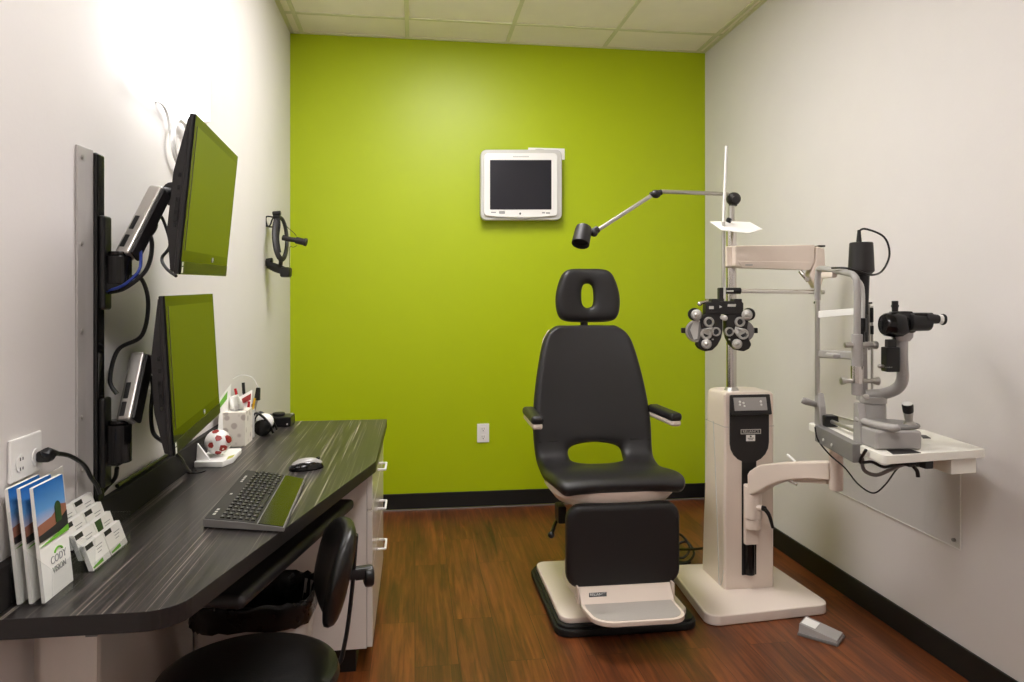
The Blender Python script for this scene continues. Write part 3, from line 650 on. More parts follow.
# backrest: curved pad, seen nearly edge on
bc = Vector((-.208, 1.90, .570)); nd = Vector((.97, .22, 0)).normalized(); td = Vector((-nd.y, nd.x, 0)); loops = []
for i in range(13):
    s_ = (i-6)/6; hh = .118*(max(0, 1-abs(s_)**3.2))**.5+.004; off = .055*(1-s_*s_); th = .026*(1-abs(s_)**4)**.5+.002
    loop = []
    for k in range(20):
        a_ = 2*PI*k/20; cx_ = math.copysign(abs(math.cos(a_))**.7, math.cos(a_)); sx_ = math.copysign(abs(math.sin(a_))**.8, math.sin(a_))
        loop.append(bc+td*(.145*s_)+nd*(off*.6-.02+th*cx_+.22*hh*sx_)+Vector((0, 0, hh*sx_)))
    loops.append(loop)
M().loft(loops).build('backrest', LEATHER2, st, ang=60)
m = M(); rim = []
kb0 = bc+nd*.036-Vector((0, 0, .015))
m.box(kb0+nd*.010, (.11, .03, .03), .008, frame(UP, nd)); m.build('bracket', BLACKM, st)
M().cyl(kb0+nd*.02-UP*.012, kb0+nd*.045-UP*.012, .008).cyl(kb0+nd*.042-UP*.012, kb0+nd*.066-UP*.012, .028, n=10, bev=.006).build('knob', BLACK, st)
m = M(); br0 = kb0+nd*.022
m.tube([br0+Vector((0, 0, .10)), br0+Vector((0, 0, -.05))-nd*.012, br0+Vector((0, 0, -.18))-nd*.03, br0+Vector((0, 0, -.235))-nd*.055, sc+Vector((0, 0, SZ-.068))+nd*.10], .011, n=10, flat=(.45, 1.3, nd)); m.build('back_bar', BLACKM, st)

bn = thing('waste_bin', 'grey waste bin lined with a black bag under the desk', 'waste bin', (-.465, 2.21, 0))
def rr_loop(cx, cy, hx, hy, z, n=40, jit=0, p=4):
    L = []
    for k in range(n):
        a_ = 2*PI*k/n; c_, s_ = math.cos(a_), math.sin(a_)
        L.append((cx+hx*math.copysign(abs(c_)**(2/p), c_)+random.uniform(-jit, jit), cy+hy*math.copysign(abs(s_)**(2/p), s_)+random.uniform(-jit, jit), z+random.uniform(-jit, jit)))
    return L
bx_, by_ = -.465, 2.21
M().loft([rr_loop(bx_, by_, .135, .10, 0.0), rr_loop(bx_, by_, .165, .125, .395), rr_loop(bx_, by_, .16, .12, .395), rr_loop(bx_, by_, .13, .095, .01)]).build('body', BINM, bn)
M().loft([rr_loop(bx_, by_, .167, .127, .338, 60, .004), rr_loop(bx_, by_, .173, .133, .352, 60, .004), rr_loop(bx_, by_, .170, .130, .375, 60, .003), rr_loop(bx_, by_, .176, .136, .398, 60, .004), rr_loop(bx_, by_, .172, .132, .412, 60, .005), rr_loop(bx_, by_, .160, .120, .405, 60, .004), rr_loop(bx_, by_, .150, .112, .33, 60, .005), rr_loop(bx_, by_, .14, .10, .2, 60, .008), rr_loop(bx_, by_, .10, .07, .08, 60, .01)], False).build('bag', BAG, bn, ang=80)

# ------------------------------------------------------------------ back wall
tv = thing('wall_display', 'white framed display with dark screen on the green wall', 'monitor', (.65, YB, 1.75))
q = lambda u, v, y: WY(u, v, y)
def rounded(u0, v0, u1, v1, r, y, sag=0, n=5):
    P = []
    for cx_, cy_, a0 in ((u1-r, v1-r, 0), (u0+r, v1-r, 90), (u0+r, v0+r, 180), (u1-r, v0+r, 270)):
        for k in range(n+1):
            a_ = math.radians(a0+90*k/n); P.append([cx_+r*math.cos(a_), cy_+r*math.sin(a_)])
        if a0 == 0 and sag:
            for f in (.2, .4, .5, .6, .8): P.append([u1-r-(u1-u0-2*r)*f, v1+sag*(1-(2*f-1)**2)])
    return [WY(u, v, y) for u, v in P]
M().prism(rounded(480.5, 149.5, 562, 220, 6, 4.30), (0, .05, 0), .006, 3).build('rear_shell', LTGREY, tv)
M().prism(rounded(484, 153, 557.5, 216, 4, 4.285, 1.6), (0, .018, 0), .003, 3).build('bezel', WPLAST, tv)
M().prism(rounded(490, 160, 551.5, 209.5, .6, 4.283), (0, .004, 0)).build('screen', SCR2, tv)
m = M()
for k in range(8): m.prism(rounded(513.5+k*2, 156, 514.5+k*2, 157.2, .2, 4.2843), (0, .001, 0))
m.build('faint_lettering', GREYT, tv)
m = M(); m.prism(rounded(519.3, 212.6, 521, 214.6, .5, 4.2838), (0, .003, 0)); m.build('button', DKT, tv)
m = M(); m.prism(rounded(491, 211.8, 496, 213, .3, 4.2843), (0, .002, 0)); m.prism(rounded(499, 211, 505, 213.8, .8, 4.2843), (0, .002, 0)); m.prism(rounded(542, 212, 545, 213.4, .3, 4.2843), (0, .002, 0)); m.prism(rounded(546, 212.2, 550, 213.8, .3, 4.2843), (0, .002, 0)); m.build('small_marks', GREYT, tv)
M().bx(.5, .8, 4.345, YB, 1.86, 2.06, .004).build('wall_bracket', LTGREY, tv)
wp = thing('wall_plate', 'white wall plate peeking out above the wall display', 'wall plate', (.82, YB, 2.16))
a = WY(528, 147.7, YB); c = WY(564.5, 160, YB)
M().bx(a.x, c.x, YB-.008, YB, c.z, a.z, .003).build('plate', WPLAST, wp)
M().tube([(a.x+.03, YB-.012, c.z+.012), (a.x+.04, YB-.014, a.z-.018), (a.x+.10, YB-.014, a.z-.016), (a.x+.125, YB-.012, c.z+.01)], .004, n=8).build('cable_loop', LTGREY, wp)
ow = thing('wall_outlet', 'white wall outlet low on the green back wall', 'outlet', (.413, YB, .45))
M().bx(.376, .450, YB-.007, YB, .394, .508, .003).build('cover_plate', WPLAST, ow)
for z in (.475, .427):
    s_ = M().bx(.397, .429, YB-.0095, YB-.007, z-.017, z+.017, .002).build('socket', WPLAST, ow)
    M().bx(.405, .407, YB-.0102, YB-.0095, z-.002, z+.008).bx(.418, .420, YB-.0102, YB-.0095, z-.002, z+.008).cyl((.413, YB-.0102, z-.009), (.413, YB-.0095, z-.009), .003, n=10).build('slots', DKT, s_)

# ------------------------------------------------------------------ exam chair
XC = .785
ec = thing('exam_chair', 'black padded examination chair on a cream base, facing the camera', 'chair', (XC, 2.95, 0))
def slab(x0, x1, y0, y1, z0, z1, r=.03): 
    P = [(x, y, z0) for x, y in arc(x1-r, y1-r, r, 0, 90)+arc(x0+r, y1-r, r, 90, 180)+arc(x0+r, y0+r, r, 180, 270)+arc(x1-r, y0+r, r, 270, 360)]
    return P, (0, 0, z1-z0)
P_, e_ = slab(.525, 1.085, 2.63, 3.29, .0, .03, .06); m = M().prism(P_, e_, .008)
P_, e_ = slab(.535, 1.075, 2.642, 3.28, .028, .04, .05); m.prism(P_, e_, .004); m.build('base_skirt', RUBBER, ec)
P_, e_ = slab(.548, 1.055, 2.665, 3.26, .038, .062, .045); M().prism(P_, e_, .01, 3).build('base_plate', CREAM, ec)
m = M(); m.loft([rr_loop(XC, 3.0, .15, .17, .06, 32, 0, 3.5), rr_loop(XC, 3.0, .14, .16, .12, 32, 0, 3.5), rr_loop(XC, 3.02, .11, .13, .3, 32, 0, 3.5), rr_loop(XC, 3.02, .10, .12, .45, 32, 0, 3.5)]); m.build('column', CREAM, ec)
# seat shell
m = M(); m.loft([rr_loop(XC, 2.90, .17, .17, .458, 40, 0, 3.2), rr_loop(XC, 2.89, .225, .212, .474, 40, 0, 3.2), rr_loop(XC, 2.885, .250, .228, .505, 40, 0, 3.2), rr_loop(XC, 2.885, .250, .228, .532, 40, 0, 3.2)]); m.build('seat_shell', BEIGE, ec)
# one-piece seat and back cushion mapped along a bent profile, with the lumbar opening
prof = [(2.650, .540), (2.668, .560), (2.72, .564), (2.80, .557), (2.88, .545), (2.98, .532), (3.065, .532), (3.125, .567), (3.150, .620), (3.160, .67), (3.172, .73), (3.19, .80), (3.212, .90), (3.236, 1.00), (3.26, 1.085), (3.272, 1.126), (3.276, 1.148)]
hw = [.230, .252, .262, .263, .262, .260, .262, .266, .270, .272, .272, .266, .252, .232, .210, .180, .135]
cols = [-1, -.84, -.66, -.43, -.2, 0, .2, .47, .68, .85, 1]
t = bmesh.new(); G = {}; DZ = {(8, 3): -.014, (8, 7): -.014, (8, 5): .008, (8, 4): .002, (8, 6): .002, (6, 3): .012, (6, 7): .012}
for i, ((y, z), h_) in enumerate(zip(prof, hw)):
    for j, s_ in enumerate(cols):
        dish = .018*abs(s_)**2.5 if i > 5 else -.006*abs(s_)**3
        yy = y-(dish if i > 6 else 0); zz = z+(dish if i <= 6 else 0)
        if i == 0: zz += .0
        G[i, j] = t.verts.new((XC+.006+s_*h_, yy, zz-(.006*abs(s_)**6 if i <= 1 else 0)+DZ.get((i, j), 0)))
for i in range(len(prof)-1):
    for j in range(len(cols)-1):
        if 6 <= i <= 7 and 3 <= j <= 6: continue
        t.faces.new((G[i, j], G[i, j+1], G[i+1, j+1], G[i+1, j]))
m = M(); m._add(t); cu = m.build('cushion', LEATHER, ec, ang=180, mods=False)
s_ = cu.modifiers.new('thick', 'SOLIDIFY'); s_.thickness = .055; s_.offset = 0; s_.use_even_offset = False
s_ = cu.modifiers.new('soft', 'SUBSURF'); s_.levels = 2; s_.render_levels = 3
# seam lines across the cushion sides
for sd in (-1, 1):
    M().tube([(XC+.006+sd*.252, 3.112, .640), (XC+.006+sd*.21, 3.117, .641), (XC+.006+sd*.165, 3.121, .642)], .0016, n=6, smooth=3).build('seam', BLACKG, ec)
# back shell behind
m = M(); L = []
for (y, z), h_ in list(zip(prof, hw))[9:16]:
    L.append([(XC-h_*.93, y+.03, z), (XC+h_*.93, y+.03, z), (XC+h_*.85, y+.055, z), (XC-h_*.85, y+.055, z)])
M().loft(L).build('back_shell', BEIGE, ec)
# headrest with a slot
t = bmesh.new(); G = {}
hc = Vector((XC+.024, 3.325, 1.287))
xs = [-1, -.62, -.17, .17, .62, 1]; zs = [-1, -.45, .0, .42, 1]
for k, z in enumerate(zs):
    for j, x in enumerate(xs):
        wd = .158-.012*(z > .3)-.014*(z > .9)
        G[k, j] = t.verts.new((hc.x+x*wd*(1-.10*(abs(z) == 1)), hc.y-.016*abs(x)**2+.03*z*.3, hc.z+z*.130*(1-.10*(abs(x) == 1))))
for k in range(4):
    for j in range(5):
        if j == 2 and k in (1, 2): continue
        t.faces.new((G[k, j], G[k, j+1], G[k+1, j+1], G[k+1, j]))
m = M(); m._add(t); hr = m.build('headrest', LEATHER, ec, ang=180, mods=False)
s_ = hr.modifiers.new('thick', 'SOLIDIFY'); s_.thickness = .06; s_.offset = 0
s_ = hr.modifiers.new('soft', 'SUBSURF'); s_.levels = 2; s_.render_levels = 3
M().box((XC+.012, 3.335, 1.135), (.035, .012, .10), .004).build('headrest_post', BLACKM, ec)
# armrests
for sd, ln, splay in ((-1, .26, -.0), (1, .26, .02)):
    x0 = XC+.004+sd*.288
    a = Vector((x0, 3.17, .762)); c = Vector((x0+splay, 3.17-ln, .757)); d = (c-a).normalized(); R = frame(d, (1, 0, 0))
    ar = M().box((a+c)/2+Vector((0, 0, .012)), (.054, .036, ln), .015, R, 4).build('armrest', LEATHER, ec)
    M().box((a+c)/2+Vector((0, 0, -.014)), (.044, .026, ln*.97), .01, R, 3).tube([a+Vector((0, .03, -.014)), a+Vector((-sd*.02, .06, -.03)), a+Vector((-sd*.07, .075, -.06))], .014, n=10).build('arm_support', BEIGE, ar)
# leg rest
def cushion_loops(cx_, y, hx, z0_, z1_, th):
    L = []
    for k in range(9):
        f = k/8*2-1; yy = y+f*th/2; s_ = (1-abs(f)**3)**.5 if abs(f) < 1 else .0
        in_ = .022*(1-s_); L.append([(x, yy, z) for x, z in rr2(cx_, (z0_+z1_)/2, hx-in_, (z1_-z0_)/2-in_, .055)])
    return L
def rr2(cx_, cz_, hx, hz, r): return [(cx_+a_, cz_+b_) for a_, b_ in arc(hx-r, hz-r, r, 0, 90, 5)+arc(-hx+r, hz-r, r, 90, 180, 5)+arc(-hx+r, -hz+r, r, 180, 270, 5)+arc(hx-r, -hz+r, r, 270, 360, 5)]
lp = cushion_loops(XC+.002, 2.665, .222, .178, .492, .06)
for l in lp:
    for k, (x, y, z) in enumerate(l):
        if z > .4: l[k] = (x, y, z-.012*(1-min(1, abs(x-XC)/.17)**2))
M().loft(lp).build('leg_pad', LEATHER, ec, ang=60)
M().bx(XC-.17, XC+.17, 2.700, 2.735, .12, .44, .01).build('leg_frame', CREAM, ec)
# footrest
fr = M(); prof_f = [(2.645, .185), (2.625, .18), (2.60, .135), (2.44, .128), (2.44, .116), (2.61, .118), (2.645, .165)]
o1 = []
xs0, xs1 = XC-.176, XC+.18
fr.prism([(xs0, y, z) for y, z in [(2.652, .188), (2.636, .188), (2.590, .138), (2.590, .122), (2.61, .122), (2.652, .170)]], (xs1-xs0, 0, 0), .002)
P_ = [(xs0, 2.60, .122), (xs0, 2.565, .122)]+[(x, y, .122) for x, y in arc(xs0+.09, 2.50+.02, .085, 200, 270, 6)]+[(x, y, .122) for x, y in arc(xs1-.06, 2.435+.06, .06, 270, 360, 6)]+[(xs1, 2.60, .122)]
fr.prism(P_, (0, 0, .018), .004); fr.build('footrest', BEIGE, ec)
P2 = [(XC+(x-XC)*.93, 2.52+(y-2.52)*.88, .1402) for x, y, z in P_]
M().prism(P2, (0, 0, .0015)).build('tread_plate', TREAD, ec, 'ribbed metal foot tread')
for xx in (xs0-.006, xs1+.006): M().box((xx, 2.635, .165), (.008, .05, .06), .003).cyl((xx-.008, 2.635, .16), (xx+.008, 2.635, .16), .006, n=12).build('hinge', BEIGE, ec)
pl = M().prism([W(589, 593, 2.598), W(606.5, 592, 2.598), W(606.5, 596.3, 2.585), W(589, 597.3, 2.585)], (0, -.002, .001)).build('name_plate', DKT, ec)
pc0 = (W(589, 593, 2.598)+W(606.5, 596.3, 2.585))/2+Vector((0, -.0035, .002))
words('RELIANCE', pc0, .013, (1, 0, 0), (0, .5, .8), LTGREY, ec, depth=.0004)
m = M(); m.tube([(XC-.15, 2.95, .35), (XC-.20, 2.93, .35), (XC-.238, 2.85, .322)], [.006, .007, .010], smooth=4); m.sphere((XC-.241, 2.845, .320), .014); m.bx(XC-.205, XC-.17, 2.88, 2.96, .35, .42, .006); m.build('release_lever', BLACK, ec)
M().bx(XC-.15, XC+.15, 2.98, 3.20, .44, .485, .01).build('tilt_frame', GREYD, ec)
for sd in (-1, 1): M().tube([(XC+sd*.13, 3.16, .465), (XC+.006+sd*.20, 3.20, .48), (XC+.006+sd*.205, 3.205, .60), (XC+.006+sd*.20, 3.225, .72)], .014, n=10).build('back_bracket', GREYD, ec)

# ------------------------------------------------------------------ instrument stand
sd_ = thing('instrument_stand', 'beige instrument stand with chrome pole beside the exam chair', 'instrument stand', (1.40, 2.95, 0))
P_ = [(x, y, 0) for x, y in arc(1.64-.05, 3.17-.05, .05, 0, 90)+arc(1.155+.05, 3.19-.05, .05, 90, 180)+arc(1.125+.05, 2.65+.05, .05, 180, 270)+arc(1.66-.05, 2.69+.05, .05, 270, 360)]
M().prism(P_, (0, 0, .042), .014, 3).build('base_plate', CREAM, sd_)
x0, x1, yf = 1.296, 1.518, 2.885
# column body as a lofted hood with a real front recess
ring = lambda z, yb, xi=0: [(x0+xi, yf+.008+xi, z), (x0+.008+xi, yf+xi, z), (x1-.008-xi, yf+xi, z), (x1-xi, yf+.008+xi, z), (x1-xi, yb-.03, z), (x1-.03-xi, yb, z), (x0+.03+xi, yb, z), (x0+xi, yb-.03, z)]
M().loft([ring(.04, 3.15), ring(.30, 3.13), ring(.60, 3.10), ring(.82, 3.09), ring(.862, 3.085), ring(.874, 3.075, .008)]).build('housing', BEIGE, sd_)
M().tube([(x0-.0006, 2.895, .12), (x0-.0006, 2.915, .055), (x0-.0006, 2.94, .06), (x0-.0006, 2.945, .16), (x0-.0006, 2.965, .40), (x0-.0006, 2.985, .62), (x0-.0006, 3.0, .735)], .0025, n=6).build('side_seam', LTGREY, sd_, mods=False)
m = M(); m.bx(x0-.001, x1+.001, yf-.001, 3.088, .728, .7295); m.build('hood_seam', GREYP, sd_)
m = M(); xa, xb = 1.318, 1.494
m.prism([(xa, yf-.004, .86), (xb, yf-.004, .86), (xb, yf-.004, .66)]+[((xa+xb)/2+(xb-xa)/2*math.cos(a_), yf-.004, .66+.085*math.sin(a_)) for a_ in [-k*PI/10 for k in range(1, 10)]]+[(xa, yf-.004, .66)], (0, .008, 0), .002); m.build('front_mask', BLACKM, sd_)
cp = M().box(((xa+xb)/2, yf-.012, .823), (xb-xa, .02, .085), .004, Matrix.Rotation(math.radians(-14), 3, 'X')).build('control_panel', BLACKM, sd_)
M().box(((xa+xb)/2-.006, yf-.0235, .828), (xb-xa-.03, .002, .055), .001, Matrix.Rotation(math.radians(-14), 3, 'X')).build('key_panel', GREYP, cp)
for k, (bx0, bz) in enumerate(((1.352, .838), (1.368, .833), (1.352, .826), (1.372, .820), (1.445, .838), (1.447, .824))):
    M().cyl((bx0, yf-.0235, bz), (bx0, yf-.0275, bz), .005, n=12, bev=.001).build('button', WPLAST, cp)
m = M()
for a4 in ((1.366, 1.456, .7155, .718), (1.366, 1.456, .698, .7005), (1.366, 1.3685, .698, .718), (1.4535, 1.456, .698, .718)): m.bx(a4[0], a4[1], yf-.006, yf-.004, a4[2], a4[3])
m.build('badge_frame', LTGREY, sd_)
words('RELIANCE', (1.411, yf-.0055, .708), .0165, (1, 0, 0), UP, LTGREY, sd_, depth=.0004)
lb = M().bx(1.390, 1.430, yf-.0055, yf-.004, .668, .694).build('inspection_label', WPLAST, sd_)
M().cyl((1.41, yf-.0062, .688), (1.41, yf-.0055, .688), .004, n=10).bx(1.397, 1.423, yf-.0062, yf-.0055, .679, .6815).bx(1.400, 1.420, yf-.0062, yf-.0055, .673, .675).build('label_marks', DKT, lb)
M().bx(1.372, 1.437, yf-.003, yf, .10, .60, .001).build('track_slot', BLACK, sd_)
M().cyl((1.405, yf-.004, .105), (1.405, yf-.004, .30), .022, n=20).build('track_cylinder', BLACKG, sd_)
# slider, arm and post
m = M(); m.cyl((1.405, yf-.035, .352), (1.405, yf-.035, .487), .037, n=32, bev=.004).cyl((1.405, yf-.035, .307), (1.405, yf-.035, .352), .033, n=32, bev=.006); m.bx(1.376, 1.434, yf-.03, yf-.0035, .235, .49, .006); m.build('slider', BEIGE, sd_)
PO = W(836, 470, 2.64); PX, PY = PO.x, PO.y
A0 = Vector((1.40, yf-.035, 0)); B0 = Vector((PX, PY, 0)); dirn = (B0-A0).normalized(); nrm = Vector((-dirn.y, dirn.x, 0)); Lh = (B0-A0).length
def AP(a, z): v = A0+dirn*a; return Vector((v.x, v.y, z))
def on_arm(u, v):
    lo, hi = -.05, Lh+.05
    for _ in range(40):
        mid = (lo+hi)/2; p_ = A0+dirn*mid; q_ = p_.dot(ER)/p_.dot(ED)*F+CX
        if q_ < u: lo = mid
        else: hi = mid
    p_ = A0+dirn*lo; return Vector((p_.x, p_.y, H-(v-CY)/F*p_.dot(ED)))
def armprofile():
    return [on_arm(u, v) for u, v in ((752.5, 492), (752, 474), (754, 470.5), (759, 467), (765, 464), (783, 462), (810, 461), (835, 461), (835, 480), (815, 478.5), (800, 479), (785, 481), (773, 485.5), (760, 493), (755, 495))]
M().prism([p_-nrm*.03 for p_ in armprofile()], nrm*.06, .008, 3).build('table_arm', BEIGE, sd_)
M().prism([p_-nrm*.012 for p_ in (on_arm(795, 476), on_arm(829, 476), on_arm(829, 484), on_arm(795, 481.5))], nrm*.024, .002).build('arm_rib', BEIGE, sd_)
M().cyl((PX, PY, .568), (PX, PY, .69), .025, n=32, bev=.004).cyl((PX, PY, .69), (PX, PY, .785), .0245, n=32).build('table_post', BEIGE, sd_)
h0 = Vector((1.425, yf-.078, .405))
M().cyl(h0+Vector((-.02, .02, 0)), h0, .013, n=18, bev=.002).build('clamp_boss', BEIGE, sd_)
M().cyl(h0, h0+Vector((.004, -.014, 0)), .011, n=16).tube([h0+Vector((.004, -.01, 0)), h0+Vector((.02, -.02, -.025)), h0+Vector((.036, -.02, -.078))], [.009, .008, .006], smooth=4).build('clamp_lever', BLACK, sd_)
M().tube([on_arm(790, 464)+nrm*.035, on_arm(784, 460)+nrm*.045, on_arm(779, 456)+nrm*.045], .006).build('rear_lever', WPLAST, sd_)
M().tube([on_arm(778, 479)+nrm*.033, on_arm(783, 483.5)+nrm*.045, on_arm(788, 486)+nrm*.045], .005).build('rear_lever', WPLAST, sd_)
# pole
pz = W(731.5, 300, 3.12); px, py = pz.x, pz.y
M().cyl((px, py, .86), (px, py, 1.60), .0215, n=32).build('pole', CHROME, sd_)
M().cyl((px, py, .868), (px, py, .888), .034, .026, n=32, bev=.003).build('pole_collar', BRUSH, sd_)
M().cyl((px, py, 1.60), (px, py, 1.675), .013, n=24).build('pole_top', BRUSH, sd_)
# overhead refractor arm (box beam + end bracket + rod)
DP = 3.05
m = M(); m.cyl(W(731.5, 268, 3.12), W(731.5, 246.5, 3.12), .034, n=32, bev=.003).box(W(728, 257, 3.09), (.03, .06, .088), .006, frame(UP, ER)); m.build('arm_collar', BEIGE, sd_)
bl = lambda u, v, o=0: W(u, v, DP+o)
m = M(); m.prism([bl(735, 245.5, -.03), bl(815, 244.5, -.03), bl(815, 262, -.03), bl(811, 270, -.03), bl(743, 268, -.03), bl(735, 266, -.03)], ED*.06, .006, 3); m.build('refractor_arm', BEIGE, sd_)
m = M(); m.prism([bl(738, 261, -.034), bl(812, 262, -.034), bl(809, 270, -.034), bl(742, 267.5, -.034)], ED*.006, .002); m.build('arm_cover_strip', BEIGE, sd_)
m = M(); m.box(bl(749, 265, -.036), (.03, .002, .004), 0, frame(UP, ER)); m.build('arm_mark', GREYT, sd_)
m = M(); m.prism([bl(816.5, 246, -.03), bl(825, 248, -.03), bl(826, 272, -.03), bl(822, 285, -.03), bl(817, 289, -.03), bl(814, 284, -.03), bl(809, 276, -.03), bl(815, 262, -.03)], ED*.06, .008, 3); m.build('end_bracket', BEIGE, sd_)
M().box(bl(820, 246.3), (.03, .04, .007), .002, frame(UP, ER)).build('end_cap', BLACKM, sd_)
M().tube([bl(800, 271, -.02), bl(804, 276, -.03), bl(808, 281, -.03)], .008).cyl(bl(807, 279, -.035), bl(807, 279, -.05), .009, n=14).build('counterbalance_screw', CHROME, sd_)
m = M().cyl(bl(740, 291, -.10), bl(817, 292, -.0), .0095, n=20); m.build('refractor_rod', CHROME, sd_)
M().cyl(bl(817, 286, 0), bl(817, 297, 0), .012, n=20, bev=.002).cyl(bl(821, 292), bl(824, 292), .009, n=14).build('rod_joint', BRUSH, sd_)
M().tube([bl(816, 296), bl(817, 300), bl(815.5, 304)], [.007, .008, .010], smooth=3).build('rod_lever', BLACK, sd_)
# instrument table
ZT = .81
TPOLY = [Vector((1.45, 2.51)), Vector((1.363, 1.94)), Vector((1.735, 1.985)), Vector((1.78, 2.315))]
def rounded_poly(P, r, z, n=5):
    out = []; N_ = len(P)
    for i in range(N_):
        a_, b_, c_ = P[i-1], P[i], P[(i+1) % N_]; u_ = (a_-b_).normalized(); v_ = (c_-b_).normalized()
        ang_ = math.acos(max(-1, min(1, u_.dot(v_)))); d_ = r/math.tan(ang_/2); s0 = b_+u_*d_; s1 = b_+v_*d_
        for k in range(n+1):
            f = k/n; q_ = s0*(1-f)**2+b_*2*f*(1-f)+s1*f*f; out.append((q_.x, q_.y, z))
    return out
M().prism(rounded_poly(TPOLY, .02, ZT-.026), (0, 0, .026), .007, 3).build('instrument_table', WTRAY, sd_)
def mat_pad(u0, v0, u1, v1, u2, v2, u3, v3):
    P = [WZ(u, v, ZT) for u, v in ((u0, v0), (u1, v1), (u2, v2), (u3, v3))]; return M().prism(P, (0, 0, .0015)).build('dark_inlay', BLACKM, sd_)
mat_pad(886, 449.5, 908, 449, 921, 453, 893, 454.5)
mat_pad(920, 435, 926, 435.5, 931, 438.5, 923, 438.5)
bxp = W(953, 466, 2.16)
M().prism([(1.62, 1.99, ZT-.026), (1.715, 2.0, ZT-.026), (1.715, 2.16, ZT-.026), (1.62, 2.16, ZT-.026)], (0, 0, -.05), .003).build('power_box', WTRAY, sd_)
M().box(W(913, 463, 2.24), (.05, .03, .02), .004).box(W(926, 464, 2.2), (.03, .03, .025), .004).tube([W(913, 466, 2.2), W(917, 471, 2.2), W(918, 477, 2.2)], .006).build('connector', BLACK, sd_)

# exam lamp on the pole top
el = thing('exam_lamp', 'black spot lamp on a jointed silver arm reaching over the exam chair', 'lamp', W(733, 205, 3.12))
M().sphere(W(733.5, 199, 3.12), .031, (1, 1, .95), 24).cyl(W(733, 203, 3.12), W(733, 206, 3.12), .018, n=20).build('base_joint', BLACKM, el)
M().cyl(W(736, 199.5, 3.088), W(736, 199.5, 3.076), .016, n=20, bev=.002).build('tension_knob', BLACKM, el)
M().cyl(W(728, 194, 3.10), W(661, 191.5, 3.04), .0085, n=18).build('upper_arm', BRUSH, el)
M().sphere(W(656, 194, 3.03), .018, (1.2, 1, 1), 20).cyl(W(650, 195, 3.03), W(662, 192, 3.03), .012, n=18, bev=.003).build('elbow', BLACKM, el)
M().cyl(W(651.5, 195.5, 3.03), W(598, 230, 2.93), .0085, n=18).build('lower_arm', BRUSH, el)
M().cyl(W(598, 229, 2.93), W(592, 232.5, 2.92), .015, n=18, bev=.003).sphere(W(594, 233, 2.92), .016).build('swivel', BLACKM, el)
t0, t1 = W(584, 227, 2.91), W(580.5, 244, 2.87)
hd = (t1-t0); L_ = hd.length
M().lathe([(0, 0), (.026, 0), (.031, .004), (.034, .02), (.036, L_-.002), (.036, L_), (.032, L_), (.030, L_-.02), (0, L_-.02)], t0, hd, 32).build('lamp_head', BLACKM, el)
M().lathe([(0, 0), (.029, 0), (.029, .003), (0, .003)], t0+hd*((L_-.018)/L_), hd, 28).build('lens', LENSG, el)

# phoropter
ph = thing('phoropter', 'black phoropter with silver lens dials hanging beside the pole', 'phoropter', W(718, 345, 2.92))
PP = lambda x, y, o=0: W(675+x/8.52, 280+y/8.52, 2.93-o)
M().prism([PP(358, 65, -.02), PP(400, 65, -.02), PP(400, 190, -.02), PP(358, 190, -.02)], -ED*.035, .004).build('hanger', BLACKM, ph)
M().prism([PP(404, 62, 0), PP(424, 62, 0), PP(424, 160, 0), PP(404, 160, 0)], -ED*.02, .003).build('level_scale', LTGREY, ph)
m = M().cyl(PP(428, 92, 0), PP(560, 92, -.0), .013, n=20, bev=.002); m.build('rod_clamp', BLACK, ph); M().prism([PP(438, 87, .0128), PP(498, 87, .0128), PP(498, 100, .0128), PP(438, 100, .0128)], -ED*.001).build('clamp_mark', LTGREY, ph)
m = M(); m.prism([PP(235, 190, -.03), PP(285, 185, -.03), PP(285, 160, -.03), PP(345, 160, -.03), PP(345, 180, -.03), PP(470, 180, -.03), PP(470, 160, -.03), PP(540, 160, -.03), PP(540, 188, -.03), PP(552, 195, -.03), PP(550, 290, -.03), PP(232, 290, -.03)], -ED*.05, .004); m.build('bridge', BLACKM, ph)
M().prism([PP(290, 222, .022), PP(330, 222, .022), PP(330, 248, .022), PP(290, 248, .022)], -ED*.001).build('scale_window', LTGREY, ph)
M().prism([PP(450, 205, .022), PP(520, 205, .022), PP(515, 228, .022), PP(448, 226, .022)], -ED*.001).build('scale_window', LTGREY, ph)
M().prism([PP(378, 215, .022), PP(400, 228, .022), PP(378, 240, .022)], -ED*.001).build('scale_window', LTGREY, ph)
M().cyl(PP(200, 200, 0), PP(262, 185, 0), .007, n=14).sphere(PP(210, 202, 0), .010).cyl(PP(262, 180, 0), PP(280, 180, 0), .010, n=14).sphere(PP(560, 215, 0), .008).build('level_knob', CHROME, ph)
M().cyl(PP(402, 318, 0), PP(402, 318, .03), .009, n=16).cyl(PP(425, 325, .0), PP(425, 325, .045), .011, n=18, bev=.003).build('centre_knob', SATIN, ph)
RIGHT = {285: 548, 345: 458, 262: 575, 268: 528, 185: 575, 70: 684, 128: 650, 158: 620, 205: 573, 190: 588, 160: 618, 165: 628, 183: 612}
def mirror(x, s): return x if s < 0 else RIGHT.get(x, 785-x)
